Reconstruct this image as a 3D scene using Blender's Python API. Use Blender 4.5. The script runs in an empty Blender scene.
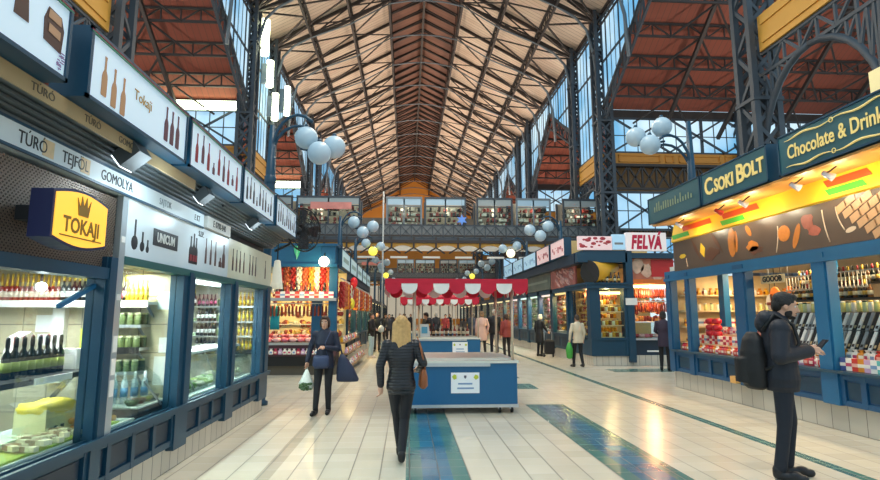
import bpy, bmesh, math, random
from mathutils import Vector, Matrix
R = random.Random(7)
PI = math.pi
SC = bpy.context.scene
COL = SC.collection
# ------------------------------------------------------------------ materials
def lin(h):
    h = h.lstrip('#'); o = []
    for i in (0, 2, 4):
        v = int(h[i:i+2], 16)/255.
        o.append(v/12.92 if v <= .04045 else ((v+.055)/1.055)**2.4)
    return (o[0], o[1], o[2], 1.)
MATS = {}
def mat(name, col='#808080', rough=.5, metal=0., var=0., vscale=6., bump=0., bscale=40., emit=None, es=1., coat=0., spec=None):
    if name in MATS: return MATS[name]
    m = bpy.data.materials.new(name); m.use_nodes = True
    nt = m.node_tree; b = nt.nodes['Principled BSDF']
    b.inputs['Base Color'].default_value = lin(col)
    b.inputs['Roughness'].default_value = rough; b.inputs['Metallic'].default_value = metal
    if coat: b.inputs['Coat Weight'].default_value = coat
    if spec is not None: b.inputs['Specular IOR Level'].default_value = spec
    if var or bump:
        tc = nt.nodes.new('ShaderNodeTexCoord')
    if var:
        n = nt.nodes.new('ShaderNodeTexNoise'); n.inputs['Scale'].default_value = vscale; n.inputs['Detail'].default_value = 5
        nt.links.new(tc.outputs['Object'], n.inputs['Vector'])
        mx = nt.nodes.new('ShaderNodeMix'); mx.data_type = 'RGBA'
        c = lin(col)
        mx.inputs['A'].default_value = tuple(v*(1-var) for v in c[:3])+(1,)
        mx.inputs['B'].default_value = tuple(min(1, v*(1+var)) for v in c[:3])+(1,)
        nt.links.new(n.outputs['Fac'], mx.inputs['Factor']); nt.links.new(mx.outputs['Result'], b.inputs['Base Color'])
    if bump:
        n2 = nt.nodes.new('ShaderNodeTexNoise'); n2.inputs['Scale'].default_value = bscale; n2.inputs['Detail'].default_value = 4
        nt.links.new(tc.outputs['Object'], n2.inputs['Vector'])
        bp = nt.nodes.new('ShaderNodeBump'); bp.inputs['Strength'].default_value = bump; bp.inputs['Distance'].default_value = .02
        nt.links.new(n2.outputs['Fac'], bp.inputs['Height']); nt.links.new(bp.outputs['Normal'], b.inputs['Normal'])
    if emit:
        b.inputs['Emission Color'].default_value = lin(emit); b.inputs['Emission Strength'].default_value = es
    MATS[name] = m
    return m
def glass(name, tint='#eaf6f8', refl=1.):
    m = bpy.data.materials.new(name); m.use_nodes = True; nt = m.node_tree
    nt.nodes.clear()
    o = nt.nodes.new('ShaderNodeOutputMaterial'); mx = nt.nodes.new('ShaderNodeMixShader')
    t = nt.nodes.new('ShaderNodeBsdfTransparent'); t.inputs['Color'].default_value = lin(tint)
    g = nt.nodes.new('ShaderNodeBsdfGlossy'); g.inputs['Roughness'].default_value = .02
    f = nt.nodes.new('ShaderNodeFresnel'); f.inputs['IOR'].default_value = 1.45
    mu = nt.nodes.new('ShaderNodeMath'); mu.operation = 'MULTIPLY'; mu.inputs[1].default_value = refl
    nt.links.new(f.outputs[0], mu.inputs[0]); nt.links.new(mu.outputs[0], mx.inputs[0])
    nt.links.new(t.outputs[0], mx.inputs[1]); nt.links.new(g.outputs[0], mx.inputs[2]); nt.links.new(mx.outputs[0], o.inputs[0])
    MATS[name] = m; return m
def node_mat(name):
    m = bpy.data.materials.new(name); m.use_nodes = True; MATS[name] = m
    return m, m.node_tree, m.node_tree.nodes['Principled BSDF']
# ------------------------------------------------------------------ mesh builder
class MB:
    def __init__(s): s.v = []; s.f = []; s.sm = []
    def add(s, vs, fs, smooth=False):
        n = len(s.v); s.v += [tuple(v) for v in vs]; s.f += [tuple(i+n for i in f) for f in fs]; s.sm += [smooth]*len(fs); return s
    def box(s, x0, x1, y0, y1, z0, z1):
        x0, x1 = min(x0, x1), max(x0, x1); y0, y1 = min(y0, y1), max(y0, y1); z0, z1 = min(z0, z1), max(z0, z1)
        return s.add([(x0,y0,z0),(x1,y0,z0),(x1,y1,z0),(x0,y1,z0),(x0,y0,z1),(x1,y0,z1),(x1,y1,z1),(x0,y1,z1)],
            [(0,3,2,1),(4,5,6,7),(0,1,5,4),(1,2,6,5),(2,3,7,6),(3,0,4,7)])
    def bar(s, p, q, w=.05, h=None, up=(0,0,1)):
        h = h or w; p = Vector(p); q = Vector(q); d = (q-p)
        if d.length < 1e-6: return s
        d.normalize(); u = Vector(up)
        if abs(d.dot(u)) > .98: u = Vector((1,0,0))
        a = d.cross(u).normalized(); b = a.cross(d)
        a *= w/2; b *= h/2
        vs = [p-a-b, p+a-b, p+a+b, p-a+b, q-a-b, q+a-b, q+a+b, q-a+b]
        return s.add(vs, [(0,1,2,3),(7,6,5,4),(0,4,5,1),(1,5,6,2),(2,6,7,3),(3,7,4,0)])
    def tube(s, pts, r, n=8, caps=True):
        pts = [Vector(p) for p in pts]; k = len(pts)
        rs = r if isinstance(r, (list, tuple)) else [r]*k
        base = len(s.v); vs = []; pa = None
        for i, p in enumerate(pts):
            d = (pts[min(i+1,k-1)]-pts[max(i-1,0)]).normalized()
            if pa is None:
                u = Vector((0,0,1)) if abs(d.z) < .95 else Vector((1,0,0)); a = d.cross(u).normalized()
            else:
                a = (pa - d*pa.dot(d)).normalized()
            pa = a; b = d.cross(a)
            for j in range(n):
                t = 2*PI*j/n; vs.append(p+(a*math.cos(t)+b*math.sin(t))*rs[i])
        fs = [(i*n+j, i*n+(j+1)%n, (i+1)*n+(j+1)%n, (i+1)*n+j) for i in range(k-1) for j in range(n)]
        s.add(vs, fs, True)
        if caps:
            s.f += [tuple(base+j for j in range(n))[::-1], tuple(base+(k-1)*n+j for j in range(n))]; s.sm += [False, False]
        return s
    def lathe(s, prof, c=(0,0,0), n=12, smooth=True, sx=1., sy=1.):
        k = len(prof); vs = []
        for r, z in prof:
            for j in range(n):
                t = 2*PI*j/n; vs.append((c[0]+r*math.cos(t)*sx, c[1]+r*math.sin(t)*sy, c[2]+z))
        fs = [(i*n+j, i*n+(j+1)%n, (i+1)*n+(j+1)%n, (i+1)*n+j) for i in range(k-1) for j in range(n)]
        fs += [tuple(range(n))[::-1], tuple((k-1)*n+j for j in range(n))]
        return s.add(vs, fs, smooth)
    def ball(s, c, r, n=12, sx=1., sy=1., sz=1.):
        m = n//2+1
        return s.lathe([(max(.001, r*math.sin(PI*i/m)), -r*sz*math.cos(PI*i/m)) for i in range(m+1)], c, n, True, sx, sy)
    def prism(s, poly, o, ax, ay, d):
        """poly (2D) spanned from o by ax, ay and extruded along d"""
        o = Vector(o); ax = Vector(ax); ay = Vector(ay); d = Vector(d); n = len(poly)
        a = [o+ax*x+ay*y for x, y in poly]; b = [v+d for v in a]
        return s.add(a+b, [tuple(range(n))[::-1], tuple(range(n, 2*n))]+[(i, (i+1)%n, n+(i+1)%n, n+i) for i in range(n)])
    def loft(s, rings, smooth=True, caps=True):
        n = len(rings[0]); vs = [p for r in rings for p in r]
        fs = [(i*n+j, i*n+(j+1)%n, (i+1)*n+(j+1)%n, (i+1)*n+j) for i in range(len(rings)-1) for j in range(n)]
        if caps: fs += [tuple(range(n))[::-1], tuple((len(rings)-1)*n+j for j in range(n))]
        return s.add(vs, fs, smooth)
    def build(s, name, m, parent=None, world=True, origin=None):
        """one mesh object. world: coordinates are world ones and get shifted to the origin of the thing"""
        if parent is not None: og = Vector(ORG.get(parent.name, (0,0,0))) if world else Vector((0,0,0))
        elif origin is not None: og = Vector(origin)
        elif world and s.v:
            xs = [v[0] for v in s.v]; ys = [v[1] for v in s.v]; zs = [v[2] for v in s.v]
            og = Vector(((min(xs)+max(xs))/2, (min(ys)+max(ys))/2, min(zs)))
        else: og = Vector((0,0,0))
        me = bpy.data.meshes.new(name)
        me.from_pydata([(v[0]-og.x, v[1]-og.y, v[2]-og.z) for v in s.v], [], s.f)
        me.polygons.foreach_set('use_smooth', s.sm); me.update()
        if m is not None: me.materials.append(m)
        o = bpy.data.objects.new(name, me); COL.objects.link(o)
        if parent is not None: o.parent = parent; ORG[o.name] = tuple(og)
        else: o.location = og; ORG[o.name] = tuple(og)
        return o
def build_each(s, name, m, parent):
    """every connected piece becomes a part of its own"""
    par = list(range(len(s.v)))
    def find(i):
        while par[i] != i: par[i] = par[par[i]]; i = par[i]
        return i
    for f in s.f:
        for i in f[1:]: par[find(i)] = find(f[0])
    groups = {}
    for k, f in enumerate(s.f): groups.setdefault(find(f[0]), []).append(k)
    for fs in groups.values():
        q = MB(); ids = {}
        for k in fs:
            for i in s.f[k]:
                if i not in ids: ids[i] = len(q.v); q.v.append(s.v[i])
            q.f.append(tuple(ids[i] for i in s.f[k])); q.sm.append(s.sm[k])
        q.build(name, m, parent)
MB.build_each = build_each
ORG = {}
def tag(o, label, cat, group=None, kind=None):
    if label: o['label'] = label
    if cat: o['category'] = cat
    if group: o['group'] = group
    if kind: o['kind'] = kind
    return o
def thing(name, label, cat, loc=(0,0,0), group=None, rz=0.):
    o = bpy.data.objects.new(name, None); COL.objects.link(o); o.location = loc; o.rotation_euler = (0,0,rz)
    o.empty_display_size = .1
    ORG[o.name] = tuple(loc)
    return tag(o, label, cat, group)
def struct(name, mb, m, label=None, origin=(0,0,0)):
    o = mb.build(name, m, None, True, origin); o['kind'] = 'structure'
    if label: o['label'] = label
    return o
KIDS = {}
def copy_tree(o, loc=None, rz=None, label=None, group=None, parent=None):
    c = o.copy(); COL.objects.link(c)
    if parent is not None: c.parent = parent
    if loc is not None: c.location = loc
    if rz is not None: c.rotation_euler = (0,0,rz)
    if label: c['label'] = label
    if group: c['group'] = group
    ORG[c.name] = tuple(c.location)
    for ch in o.children: copy_tree(ch, parent=c)
    return c
REPS = []
class Rep:
    """first call moves the prototype, later calls copy it"""
    def __init__(s, o): s.o = o; s.used = False; REPS.append(s)
    def __call__(s, loc, rz=0., label=None, group=None):
        if not s.used:
            s.used = True; s.o.location = loc; s.o.rotation_euler = (0,0,rz)
            if label: s.o['label'] = label
            if group: s.o['group'] = group
            return s.o
        return copy_tree(s.o, loc, rz, label, group)
ORD = 'first second third fourth fifth sixth seventh eighth ninth tenth eleventh twelfth thirteenth fourteenth fifteenth sixteenth seventeenth eighteenth nineteenth twentieth twenty-first twenty-second twenty-third twenty-fourth twenty-fifth twenty-sixth twenty-seventh twenty-eighth twenty-ninth thirtieth thirty-first thirty-second thirty-third thirty-fourth thirty-fifth thirty-sixth thirty-seventh thirty-eighth'.split()
def text(s, name, size, m, parent, o, ax, ay, depth=.004, align='CENTER', shear=0., bold=0., sx=1., world=True, space=1.):
    """lettering as a mesh, lying in the plane through o spanned by ax (reading direction) and ay (up)"""
    cu = bpy.data.curves.new(name, 'FONT'); cu.body = s; cu.size = size; cu.extrude = depth/2; cu.align_x = align; cu.align_y = 'CENTER'
    cu.shear = shear; cu.offset = bold; cu.resolution_u = 3; cu.space_character = space
    t = bpy.data.objects.new(name, cu); COL.objects.link(t)
    dg = bpy.context.evaluated_depsgraph_get(); dg.update()
    me = bpy.data.meshes.new_from_object(t.evaluated_get(dg)); bpy.data.objects.remove(t); bpy.data.curves.remove(cu)
    ax = Vector(ax).normalized(); ay = Vector(ay).normalized(); az = ax.cross(ay)
    M = Matrix((ax*sx, ay, az)).transposed().to_4x4(); M.translation = Vector(o)-(Vector(ORG.get(parent.name, (0,0,0))) if parent and world else Vector())
    me.transform(M); me.materials.clear(); me.materials.append(m)
    ob = bpy.data.objects.new(name, me); COL.objects.link(ob)
    if parent: ob.parent = parent
    return ob
def arc(c, r, a0, a1, n, ax=(1,0,0), ay=(0,0,1)):
    c = Vector(c); ax = Vector(ax); ay = Vector(ay)
    return [c+ax*r*math.cos(a0+(a1-a0)*i/n)+ay*r*math.sin(a0+(a1-a0)*i/n) for i in range(n+1)]
def light(kind, name, loc, energy, col='#ffffff', size=.2, rot=None, spot=None, sy=None):
    l = bpy.data.lights.new(name, kind); l.energy = energy; l.color = lin(col)[:3]
    if kind == 'AREA':
        l.size = size
        if sy: l.shape = 'RECTANGLE'; l.size_y = sy
    elif kind in ('POINT', 'SPOT'): l.shadow_soft_size = size
    if kind == 'SPOT' and spot: l.spot_size = spot; l.spot_blend = .6
    o = bpy.data.objects.new(name, l); COL.objects.link(o); o.location = loc
    if rot: o.rotation_euler = rot
    return o
# ------------------------------------------------------------------ palette
IRON = mat('painted_iron', '#434a52', .55, .2, var=.25, vscale=3)
IRONL = mat('grey_painted_iron', '#747d84', .5, .3, var=.2, vscale=3)
IRONB = mat('brown_dark_iron', '#3b3330', .6, .1, var=.2)
BLUE = mat('blue_paint', '#0f4d70', .38, 0, var=.12, vscale=4)
BLUED = mat('dark_blue_paint', '#123f57', .4, 0, var=.12, vscale=4)
BLUEL = mat('light_blue_paint', '#1e648f', .4, 0, var=.12, vscale=4)
NAVY = mat('navy_panel', '#142c40', .45, 0, var=.15, vscale=5)
CARTB = mat('cart_blue', '#0a5a88', .4, 0, var=.06, vscale=2)
BLACK = mat('black', '#0d0e10', .45)
DARK = mat('dark_grey', '#24272b', .5, var=.2)
GREY = mat('grey', '#7d8286', .5, var=.15)
STEEL = mat('brushed_steel', '#b9bec0', .3, .8, var=.1, vscale=30)
WHITE = mat('white', '#eceae4', .5)
OFFW = mat('off_white', '#dcd8ca', .5, var=.06)
CREAM = mat('cream', '#e3c99a', .5, var=.06)
YELLOWP = mat('yellow_panel', '#d39b42', .55, var=.08, vscale=2)
REDC = mat('red_cloth', '#c01232', .7, var=.1, vscale=8)
WHC = mat('white_cloth', '#e6e3de', .8, var=.05)
GLASS = glass('window_glass', '#f4fbfa', .22)
def daylight_glass(name):
    """milky window glass lit by the sky outside"""
    m, nt, b = node_mat(name); tc = nt.nodes.new('ShaderNodeTexCoord'); n = nt.nodes.new('ShaderNodeTexNoise'); n.inputs['Scale'].default_value = .22; n.inputs['Detail'].default_value = 4
    r = nt.nodes.new('ShaderNodeValToRGB'); r.color_ramp.elements[0].position = .38; r.color_ramp.elements[0].color = lin('#62abd9'); r.color_ramp.elements[1].position = .66; r.color_ramp.elements[1].color = lin('#d3ecf7')
    nt.links.new(tc.outputs['Object'], n.inputs['Vector']); nt.links.new(n.outputs['Fac'], r.inputs['Fac'])
    b.inputs['Base Color'].default_value = lin('#6f8896'); b.inputs['Roughness'].default_value = .25
    nt.links.new(r.outputs['Color'], b.inputs['Emission Color']); b.inputs['Emission Strength'].default_value = .95
    return m
SKYG = daylight_glass('clerestory_glass')
WORLD_S = 1.05; ROOF_FILL = 1600; SIDE_FILL = 1250; HALL_FILL = 600  # strengths of the sky and of the added fill lights
# ------------------------------------------------------------------ camera, world
cam = bpy.data.cameras.new('camera'); co = bpy.data.objects.new('camera', cam); COL.objects.link(co); SC.camera = co
cam.sensor_width = 36; cam.lens = 540*36/880.; cam.clip_end = 400
th = math.atan(75/540.); ps = math.atan(33*math.cos(th)/540.)
co.location = (0, 0, 1.6); co.rotation_euler = (PI/2+th, 0, -ps)
vs = SC.view_settings; vs.view_transform = 'Standard'; vs.look = 'None'; vs.gamma = 1; vs.use_curve_mapping = False; vs.exposure = 0.1
w = bpy.data.worlds.new('sky'); SC.world = w; w.use_nodes = True
nt = w.node_tree; bg = nt.nodes['Background']
tc = nt.nodes.new('ShaderNodeTexCoord'); sp = nt.nodes.new('ShaderNodeSeparateXYZ'); rp = nt.nodes.new('ShaderNodeValToRGB')
nz = nt.nodes.new('ShaderNodeTexNoise'); nz.inputs['Scale'].default_value = 3; nz.inputs['Detail'].default_value = 5
mxw = nt.nodes.new('ShaderNodeMix'); mxw.data_type = 'RGBA'
rp.color_ramp.elements[0].position = .0; rp.color_ramp.elements[0].color = lin('#d5eaf2')
rp.color_ramp.elements[1].position = .7; rp.color_ramp.elements[1].color = lin('#8fc6e6')
nt.links.new(tc.outputs['Generated'], sp.inputs[0]); nt.links.new(sp.outputs['Z'], rp.inputs['Fac'])
nt.links.new(tc.outputs['Generated'], nz.inputs['Vector'])
mr = nt.nodes.new('ShaderNodeMapRange'); mr.inputs['From Min'].default_value = .5; mr.inputs['From Max'].default_value = .75
nt.links.new(nz.outputs['Fac'], mr.inputs['Value']); nt.links.new(mr.outputs['Result'], mxw.inputs['Factor'])
nt.links.new(rp.outputs['Color'], mxw.inputs['A']); mxw.inputs['B'].default_value = lin('#f2f8fa')
nt.links.new(mxw.outputs['Result'], bg.inputs['Color']); bg.inputs['Strength'].default_value = WORLD_S
# ------------------------------------------------------------------ floor
def floor_mat():
    m, nt, b = node_mat('market_floor_tiles'); N = nt.nodes.new; L = nt.links.new
    tc = N('ShaderNodeTexCoord'); sp = N('ShaderNodeSeparateXYZ'); L(tc.outputs['Object'], sp.inputs[0])
    def mth(op, a, b_=None, c=None):
        n = N('ShaderNodeMath'); n.operation = op
        for i, v in enumerate((a, b_, c)):
            if v is None: continue
            if isinstance(v, (int, float)): n.inputs[i].default_value = v
            else: L(v, n.inputs[i])
        return n.outputs[0]
    X, Y = sp.outputs['X'], sp.outputs['Y']
    def between(v, a, b_): return mth('MULTIPLY', mth('GREATER_THAN', v, a), mth('LESS_THAN', v, b_))
    def rect(x0, x1, y0, y1): return mth('MULTIPLY', between(X, x0, x1), between(Y, y0, y1))
    def either(*a):
        r = a[0]
        for k in a[1:]: r = mth('MAXIMUM', r, k)
        return r
    T = .3
    tx = mth('DIVIDE', mth('ADD', X, 299.96), T); ty = mth('DIVIDE', mth('ADD', Y, 300.), T)
    fx = mth('FRACT', tx); fy = mth('FRACT', ty)
    def edge(f, w): return mth('LESS_THAN', mth('MINIMUM', f, mth('SUBTRACT', 1., f)), w)
    grout = mth('MAXIMUM', mth('MULTIPLY', edge(fx, .022), 1.0), mth('MULTIPLY', edge(fy, .016), .6))
    cx = N('ShaderNodeCombineXYZ'); L(mth('FLOOR', tx), cx.inputs[0]); L(mth('FLOOR', ty), cx.inputs[1])
    wn = N('ShaderNodeTexWhiteNoise'); L(cx.outputs[0], wn.inputs['Vector'])
    no = N('ShaderNodeTexNoise'); no.inputs['Scale'].default_value = .7; no.inputs['Detail'].default_value = 6; L(tc.outputs['Object'], no.inputs['Vector'])
    def mix(f, a, c):
        n = N('ShaderNodeMix'); n.data_type = 'RGBA'
        if isinstance(f, (int, float)): n.inputs['Factor'].default_value = f
        else: L(f, n.inputs['Factor'])
        for k, v in (('A', a), ('B', c)):
            if isinstance(v, tuple): n.inputs[k].default_value = v
            else: L(v, n.inputs[k])
        return n.outputs['Result']
    base = mix(mth('MULTIPLY', wn.outputs['Value'], .6), lin('#d9d2bf'), lin('#c6bfab'))
    base = mix(mth('MULTIPLY', mth('SUBTRACT', no.outputs['Fac'], .4), .9), base, lin('#a89f8a'))
    bl = mix(wn.outputs['Value'], lin('#1b5c7a'), lin('#2b6d8c')); gr = mix(wn.outputs['Value'], lin('#3f6f6d'), lin('#4c7a72'))
    green = either(rect(.0, .64, -9, 9.6), rect(2.14, 2.83, -9, 9.95), rect(2.2, 2.9, 12.0, 12.9), rect(2.2, 2.9, 14.0, 16), rect(.0, .64, 12.2, 13), rect(4.46, 4.62, -9, 60), rect(5.9, 9, 15.3, 16.2))
    blue = either(rect(.17, .47, -9, 9.45), rect(2.31, 2.66, -9, 9.8))
    drain = mth('MULTIPLY', rect(-1.49, -1.34, -9, 40), .35)
    col = mix(green, base, gr); col = mix(blue, col, bl); col = mix(drain, col, lin('#6d6a5c'))
    col = mix(mth('MULTIPLY', grout, .8), col, lin('#4d4a42'))
    L(col, b.inputs['Base Color'])
    rr = mth('ADD', mth('MULTIPLY', no.outputs['Fac'], .16), mth('ADD', mth('MULTIPLY', grout, .3), .13))
    L(rr, b.inputs['Roughness'])
    b.inputs['Specular IOR Level'].default_value = .6
    bp = N('ShaderNodeBump'); bp.inputs['Strength'].default_value = .25; bp.inputs['Distance'].default_value = .004; bp.invert = True
    L(grout, bp.inputs['Height']); L(bp.outputs['Normal'], b.inputs['Normal'])
    return m
struct('floor', MB().add([(-45,-8,0),(50,-8,0),(50,112,0),(-45,112,0)], [(0,1,2,3)]), floor_mat(), 'cream tiled market floor with blue and green tile stripes')
# ------------------------------------------------------------------ nave ironwork
XC, XR, XL = 1.1, 11.0, -8.8
HW = 9.9
EAVE = 19.0
CY = [15.6, 28.8, 33.3, 46.5, 51.0, 64.2, 68.7, 81.9, 86.4]   # open, narrow, open, narrow ...
TR = [24.4] + [28.8+4.43*i for i in range(15)]
def lattice(mb, p, q, h, n, w=.07, up=(0,0,1), bw=.05, cross=False):
    """girder: two chords from p to q, depth h, zigzag web"""
    p = Vector(p); q = Vector(q); hv = Vector(up)*h
    mb.bar(p, q, w); mb.bar(p+hv, q+hv, w)
    for i in range(n):
        a = p.lerp(q, i/n); b = p.lerp(q, (i+1)/n)
        mb.bar(a, a+hv, bw)
        if i % 2 == 0: mb.bar(a, b+hv, bw)
        else: mb.bar(a+hv, b, bw)
        if cross:
            if i % 2: mb.bar(a, b+hv, bw)
            else: mb.bar(a+hv, b, bw)
    mb.bar(q, q+hv, bw)
def column(x, y, z1, w=.72):
    mb = MB(); h = w/2
    for sx in (-1, 1):
        for sy in (-1, 1): mb.box(x+sx*h-.09, x+sx*h+.09, y+sy*h-.09, y+sy*h+.09, 0, z1)
    k = int(z1/.8); dz = z1/k
    for i in range(k):
        z = i*dz; a, b = (z, z+dz) if i % 2 else (z+dz, z)
        for s in (-1, 1):
            mb.bar((x-h, y+s*h, a), (x+h, y+s*h, b), .07, .12); mb.bar((x-h, y+s*h, b), (x+h, y+s*h, a), .06, .1); mb.bar((x+s*h, y-h, a), (x+s*h, y+h, b), .07, .12)
        if i % 5 == 0: mb.box(x-h-.12, x+h+.12, y-h-.12, y+h+.12, z-.06, z+.06)
    mb.box(x-h-.2, x+h+.2, y-h-.2, y+h+.2, 0, .6)
    return mb
for i, y in enumerate(CY):
    for side, x in (('right', XR), ('left', XL)):
        struct('column', column(x, y, EAVE if y > 20 else 17.2), IRON, 'dark lattice iron column on the %s side of the nave' % side)
# roof skin
def plank_mat(name, a, b_, wdt, axis):
    m, nt, b = node_mat(name); N = nt.nodes.new; L = nt.links.new
    tc = N('ShaderNodeTexCoord'); sp = N('ShaderNodeSeparateXYZ'); L(tc.outputs['Object'], sp.inputs[0])
    d = N('ShaderNodeMath'); d.operation = 'DIVIDE'; L(sp.outputs[axis], d.inputs[0]); d.inputs[1].default_value = wdt
    f = N('ShaderNodeMath'); f.operation = 'FLOOR'; L(d.outputs[0], f.inputs[0])
    fr = N('ShaderNodeMath'); fr.operation = 'FRACT'; L(d.outputs[0], fr.inputs[0])
    wn = N('ShaderNodeTexWhiteNoise'); wn.noise_dimensions = '1D'; L(f.outputs[0], wn.inputs['W'])
    no = N('ShaderNodeTexNoise'); no.inputs['Scale'].default_value = .35; no.inputs['Detail'].default_value = 6; L(tc.outputs['Object'], no.inputs['Vector'])
    av = N('ShaderNodeMath'); av.operation = 'MULTIPLY_ADD'; L(no.outputs['Fac'], av.inputs[0]); av.inputs[1].default_value = 1.2; av.inputs[2].default_value = -.35
    s2 = N('ShaderNodeMath'); s2.operation = 'MULTIPLY_ADD'; L(wn.outputs['Value'], s2.inputs[0]); s2.inputs[1].default_value = .3; L(av.outputs[0], s2.inputs[2])
    mx = N('ShaderNodeMix'); mx.data_type = 'RGBA'; mx.inputs['A'].default_value = lin(a); mx.inputs['B'].default_value = lin(b_); L(s2.outputs[0], mx.inputs['Factor'])
    ln = N('ShaderNodeMath'); ln.operation = 'LESS_THAN'; L(fr.outputs[0], ln.inputs[0]); ln.inputs[1].default_value = .12
    mz = N('ShaderNodeMix'); mz.data_type = 'RGBA'; mz.inputs['B'].default_value = lin('#5d4334')
    ml = N('ShaderNodeMath'); ml.operation = 'MULTIPLY'; L(ln.outputs[0], ml.inputs[0]); ml.inputs[1].default_value = .55
    L(ml.outputs[0], mz.inputs['Factor']); L(mx.outputs['Result'], mz.inputs['A'])
    L(mz.outputs['Result'], b.inputs['Base Color']); b.inputs['Roughness'].default_value = .7
    return m
ROOFM = plank_mat('peach_roof_boards', '#e3d0bb', '#c3a48c', .32, 'Y')
LANTM = plank_mat('red_lantern_boards', '#8e6554', '#704c40', .4, 'Y')
SIDEM = plank_mat('red_side_roof_boards', '#96503c', '#804032', .3, 'X')
Y0, Y1 = 21.0, 92.0
LH, LZ = 2.45, 23.2                                          # lantern half width, where the main slope ends
rm = MB()
for s in (-1, 1):
    a = (XC+s*(HW+.5), EAVE-.2); b = (XC+s*LH, LZ)
    rm.prism([(a[0], a[1]), (b[0], b[1]), (b[0], b[1]+.15), (a[0], a[1]+.15)], (0,Y0,0), (1,0,0), (0,0,1), (0,Y1-Y0,0))
struct('ceiling', rm, ROOFM, 'pitched boarded roof over the nave')
lm = MB()
for s in (-1, 1):
    lm.box(XC+s*LH, XC+s*(LH+.1), Y0, Y1, LZ, LZ+1.0)
    lm.prism([(XC+s*(LH+.2), LZ+1.0), (XC, LZ+2.3), (XC, LZ+2.42), (XC+s*(LH+.2), LZ+1.12)], (0,Y0,0), (1,0,0), (0,0,1), (0,Y1-Y0,0))
struct('ceiling_lantern', lm, LANTM, 'red boarded lantern along the roof ridge')
# end wall with an orange gable
dg_ = MB(); dg_.box(XL+1, XR-1, Y1-.3, Y1-.1, 1, 6.5); wo_ = struct('window_400', dg_, mat('far_glow', '#c9c7be', .3, emit='#d9c9ac', es=.4), 'added glowing panel at the far end of the hall'); fr_ = MB()  # panel added to brighten the far end, its glow standing in for daylight
for k in range(13): fr_.bar((XL+1+1.483*k,Y1-.35,1),(XL+1+1.483*k,Y1-.35,6.5),.15)
fr_.build('window_frame', IRON, wo_)
em = MB(); em.box(XL-16, XR+16, Y1, Y1+.4, 0, 17); em.prism([(XL-.5,17),(XR+.5,17),(XR+.5,EAVE),(XC+LH,LZ+1),(XC,LZ+2.4),(XC-LH,LZ+1),(XL-.5,EAVE)], (0,Y1,0), (1,0,0), (0,0,1), (0,.4,0))
struct('wall_far', em, mat('ochre_gable', '#dc8f38', .6, var=.1, vscale=.5), 'ochre end wall of the hall')
# purlins: lattice beams along the nave
def roofz(dx): return LZ+(EAVE-LZ)*(abs(dx)-LH)/(HW-LH) if abs(dx) >= LH else LZ
for dx in (-7.42, -4.95, -2.47, 2.47, 4.95, 7.42):
    mb = MB(); z = roofz(dx)-.95; lattice(mb, (XC+dx, 22, z), (XC+dx, Y1, z), .75, 76, .13, bw=.05); struct('purlin', mb, IRONB, 'lattice purlin running along the nave roof')
mb = MB(); lattice(mb, (XC, 22, LZ+1.5), (XC, Y1, LZ+1.5), .7, 76, .16, bw=.05); struct('ridge_beam', mb, IRONB, 'dark ridge beam under the lantern')
mb = MB()
for s in (-1, 1):
    lattice(mb, (XC+s*HW, 22, EAVE-.9), (XC+s*HW, Y1, EAVE-.9), .7, 76, .13, bw=.05)
struct('eaves_beam', mb, IRONB, 'lattice beams along both eaves')
# lantern rafters
mb = MB(); y = 22.
while y < Y1:
    for s in (-1, 1):
        mb.bar((XC+s*LH, y, LZ+1.0), (XC, y, LZ+2.2), .09, .16); mb.bar((XC+s*LH, y, LZ-.1), (XC+s*LH, y, LZ+1.0), .1, .1)
        mb.bar((XC+s*LH, y, LZ+.15), (XC, y, LZ+1.5), .08, .1)
    y += 1.48
struct('lantern_rafters', mb, IRONB, 'closely set rafters in the ridge lantern')
# main trusses
for k, y in enumerate(TR):
    mb = MB(); big = abs(min(CY, key=lambda c: abs(c-y))-y) < .3
    for s in (-1, 1):
        E = Vector((XC+s*(HW-.1), y, EAVE-.55)); U = [Vector((XC+s*d, y, roofz(d)-.12)) for d in (HW, 7.42, 4.95, LH)]
        for a, b in zip(U, U[1:]): mb.bar(a, b, .13 if big else .1, .2)
        Lw = [E, Vector((XC+s*7.42, y, roofz(7.42)-.95)), Vector((XC+s*4.95, y, roofz(4.95)-1.15)), Vector((XC+s*LH, y, LZ-1.05))]
        if big:
            for a, b in zip(Lw, Lw[1:]): mb.bar(a, b, .12, .16)
            for i in range(1, 4): mb.bar(U[i], Lw[i], .08)
            for i in range(3):
                mb.bar(U[i], Lw[i+1], .07) if i else None
                mb.bar(U[i+1], Lw[i], .07)
        mb.bar(E, Lw[2], .1); mb.bar(E, Lw[3], .09)
        for yy in (-2.2, 2.2):                                  # fan of struts from the eaves node
            mb.bar(E, (XC+s*7.42, y+yy, roofz(7.42)-.9), .09); mb.bar(E, (XC+s*4.95, y+yy, roofz(4.95)-.9), .08)
            mb.bar(Lw[3], (XC+s*4.95, y+yy, roofz(4.95)-.9), .07)
    struct('roof_truss', mb, IRONB, 'iron roof truss across the nave')
    mb = MB()                                                    # pale arched tie and knee brace
    pts = [(XC+dx, y, LZ-1.3+.55*(1-(dx/LH)**2)*.6) for dx in (-LH, -1.2, 0, 1.2, LH)]
    mb.tube(pts, .05, 6)
    for s in (-1, 1):
        kn = [(XC+s*(HW-.25), y, 14.2), (XC+s*(HW-.35), y, 16.4), (XC+s*(HW-.75), y, 18.0), (XC+s*(HW-1.4), y, 18.75), (XC+s*7.42, y, roofz(7.42)-1.0), (XC+s*4.95, y, roofz(4.95)-1.4), (XC+s*LH, y, LZ-1.3)]
        mb.tube(kn, [.09, .09, .08, .07, .06, .05, .04], 6)
    struct('tie_rod', mb, IRONL, 'pale arched tie rod and knee brace under the truss')
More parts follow.
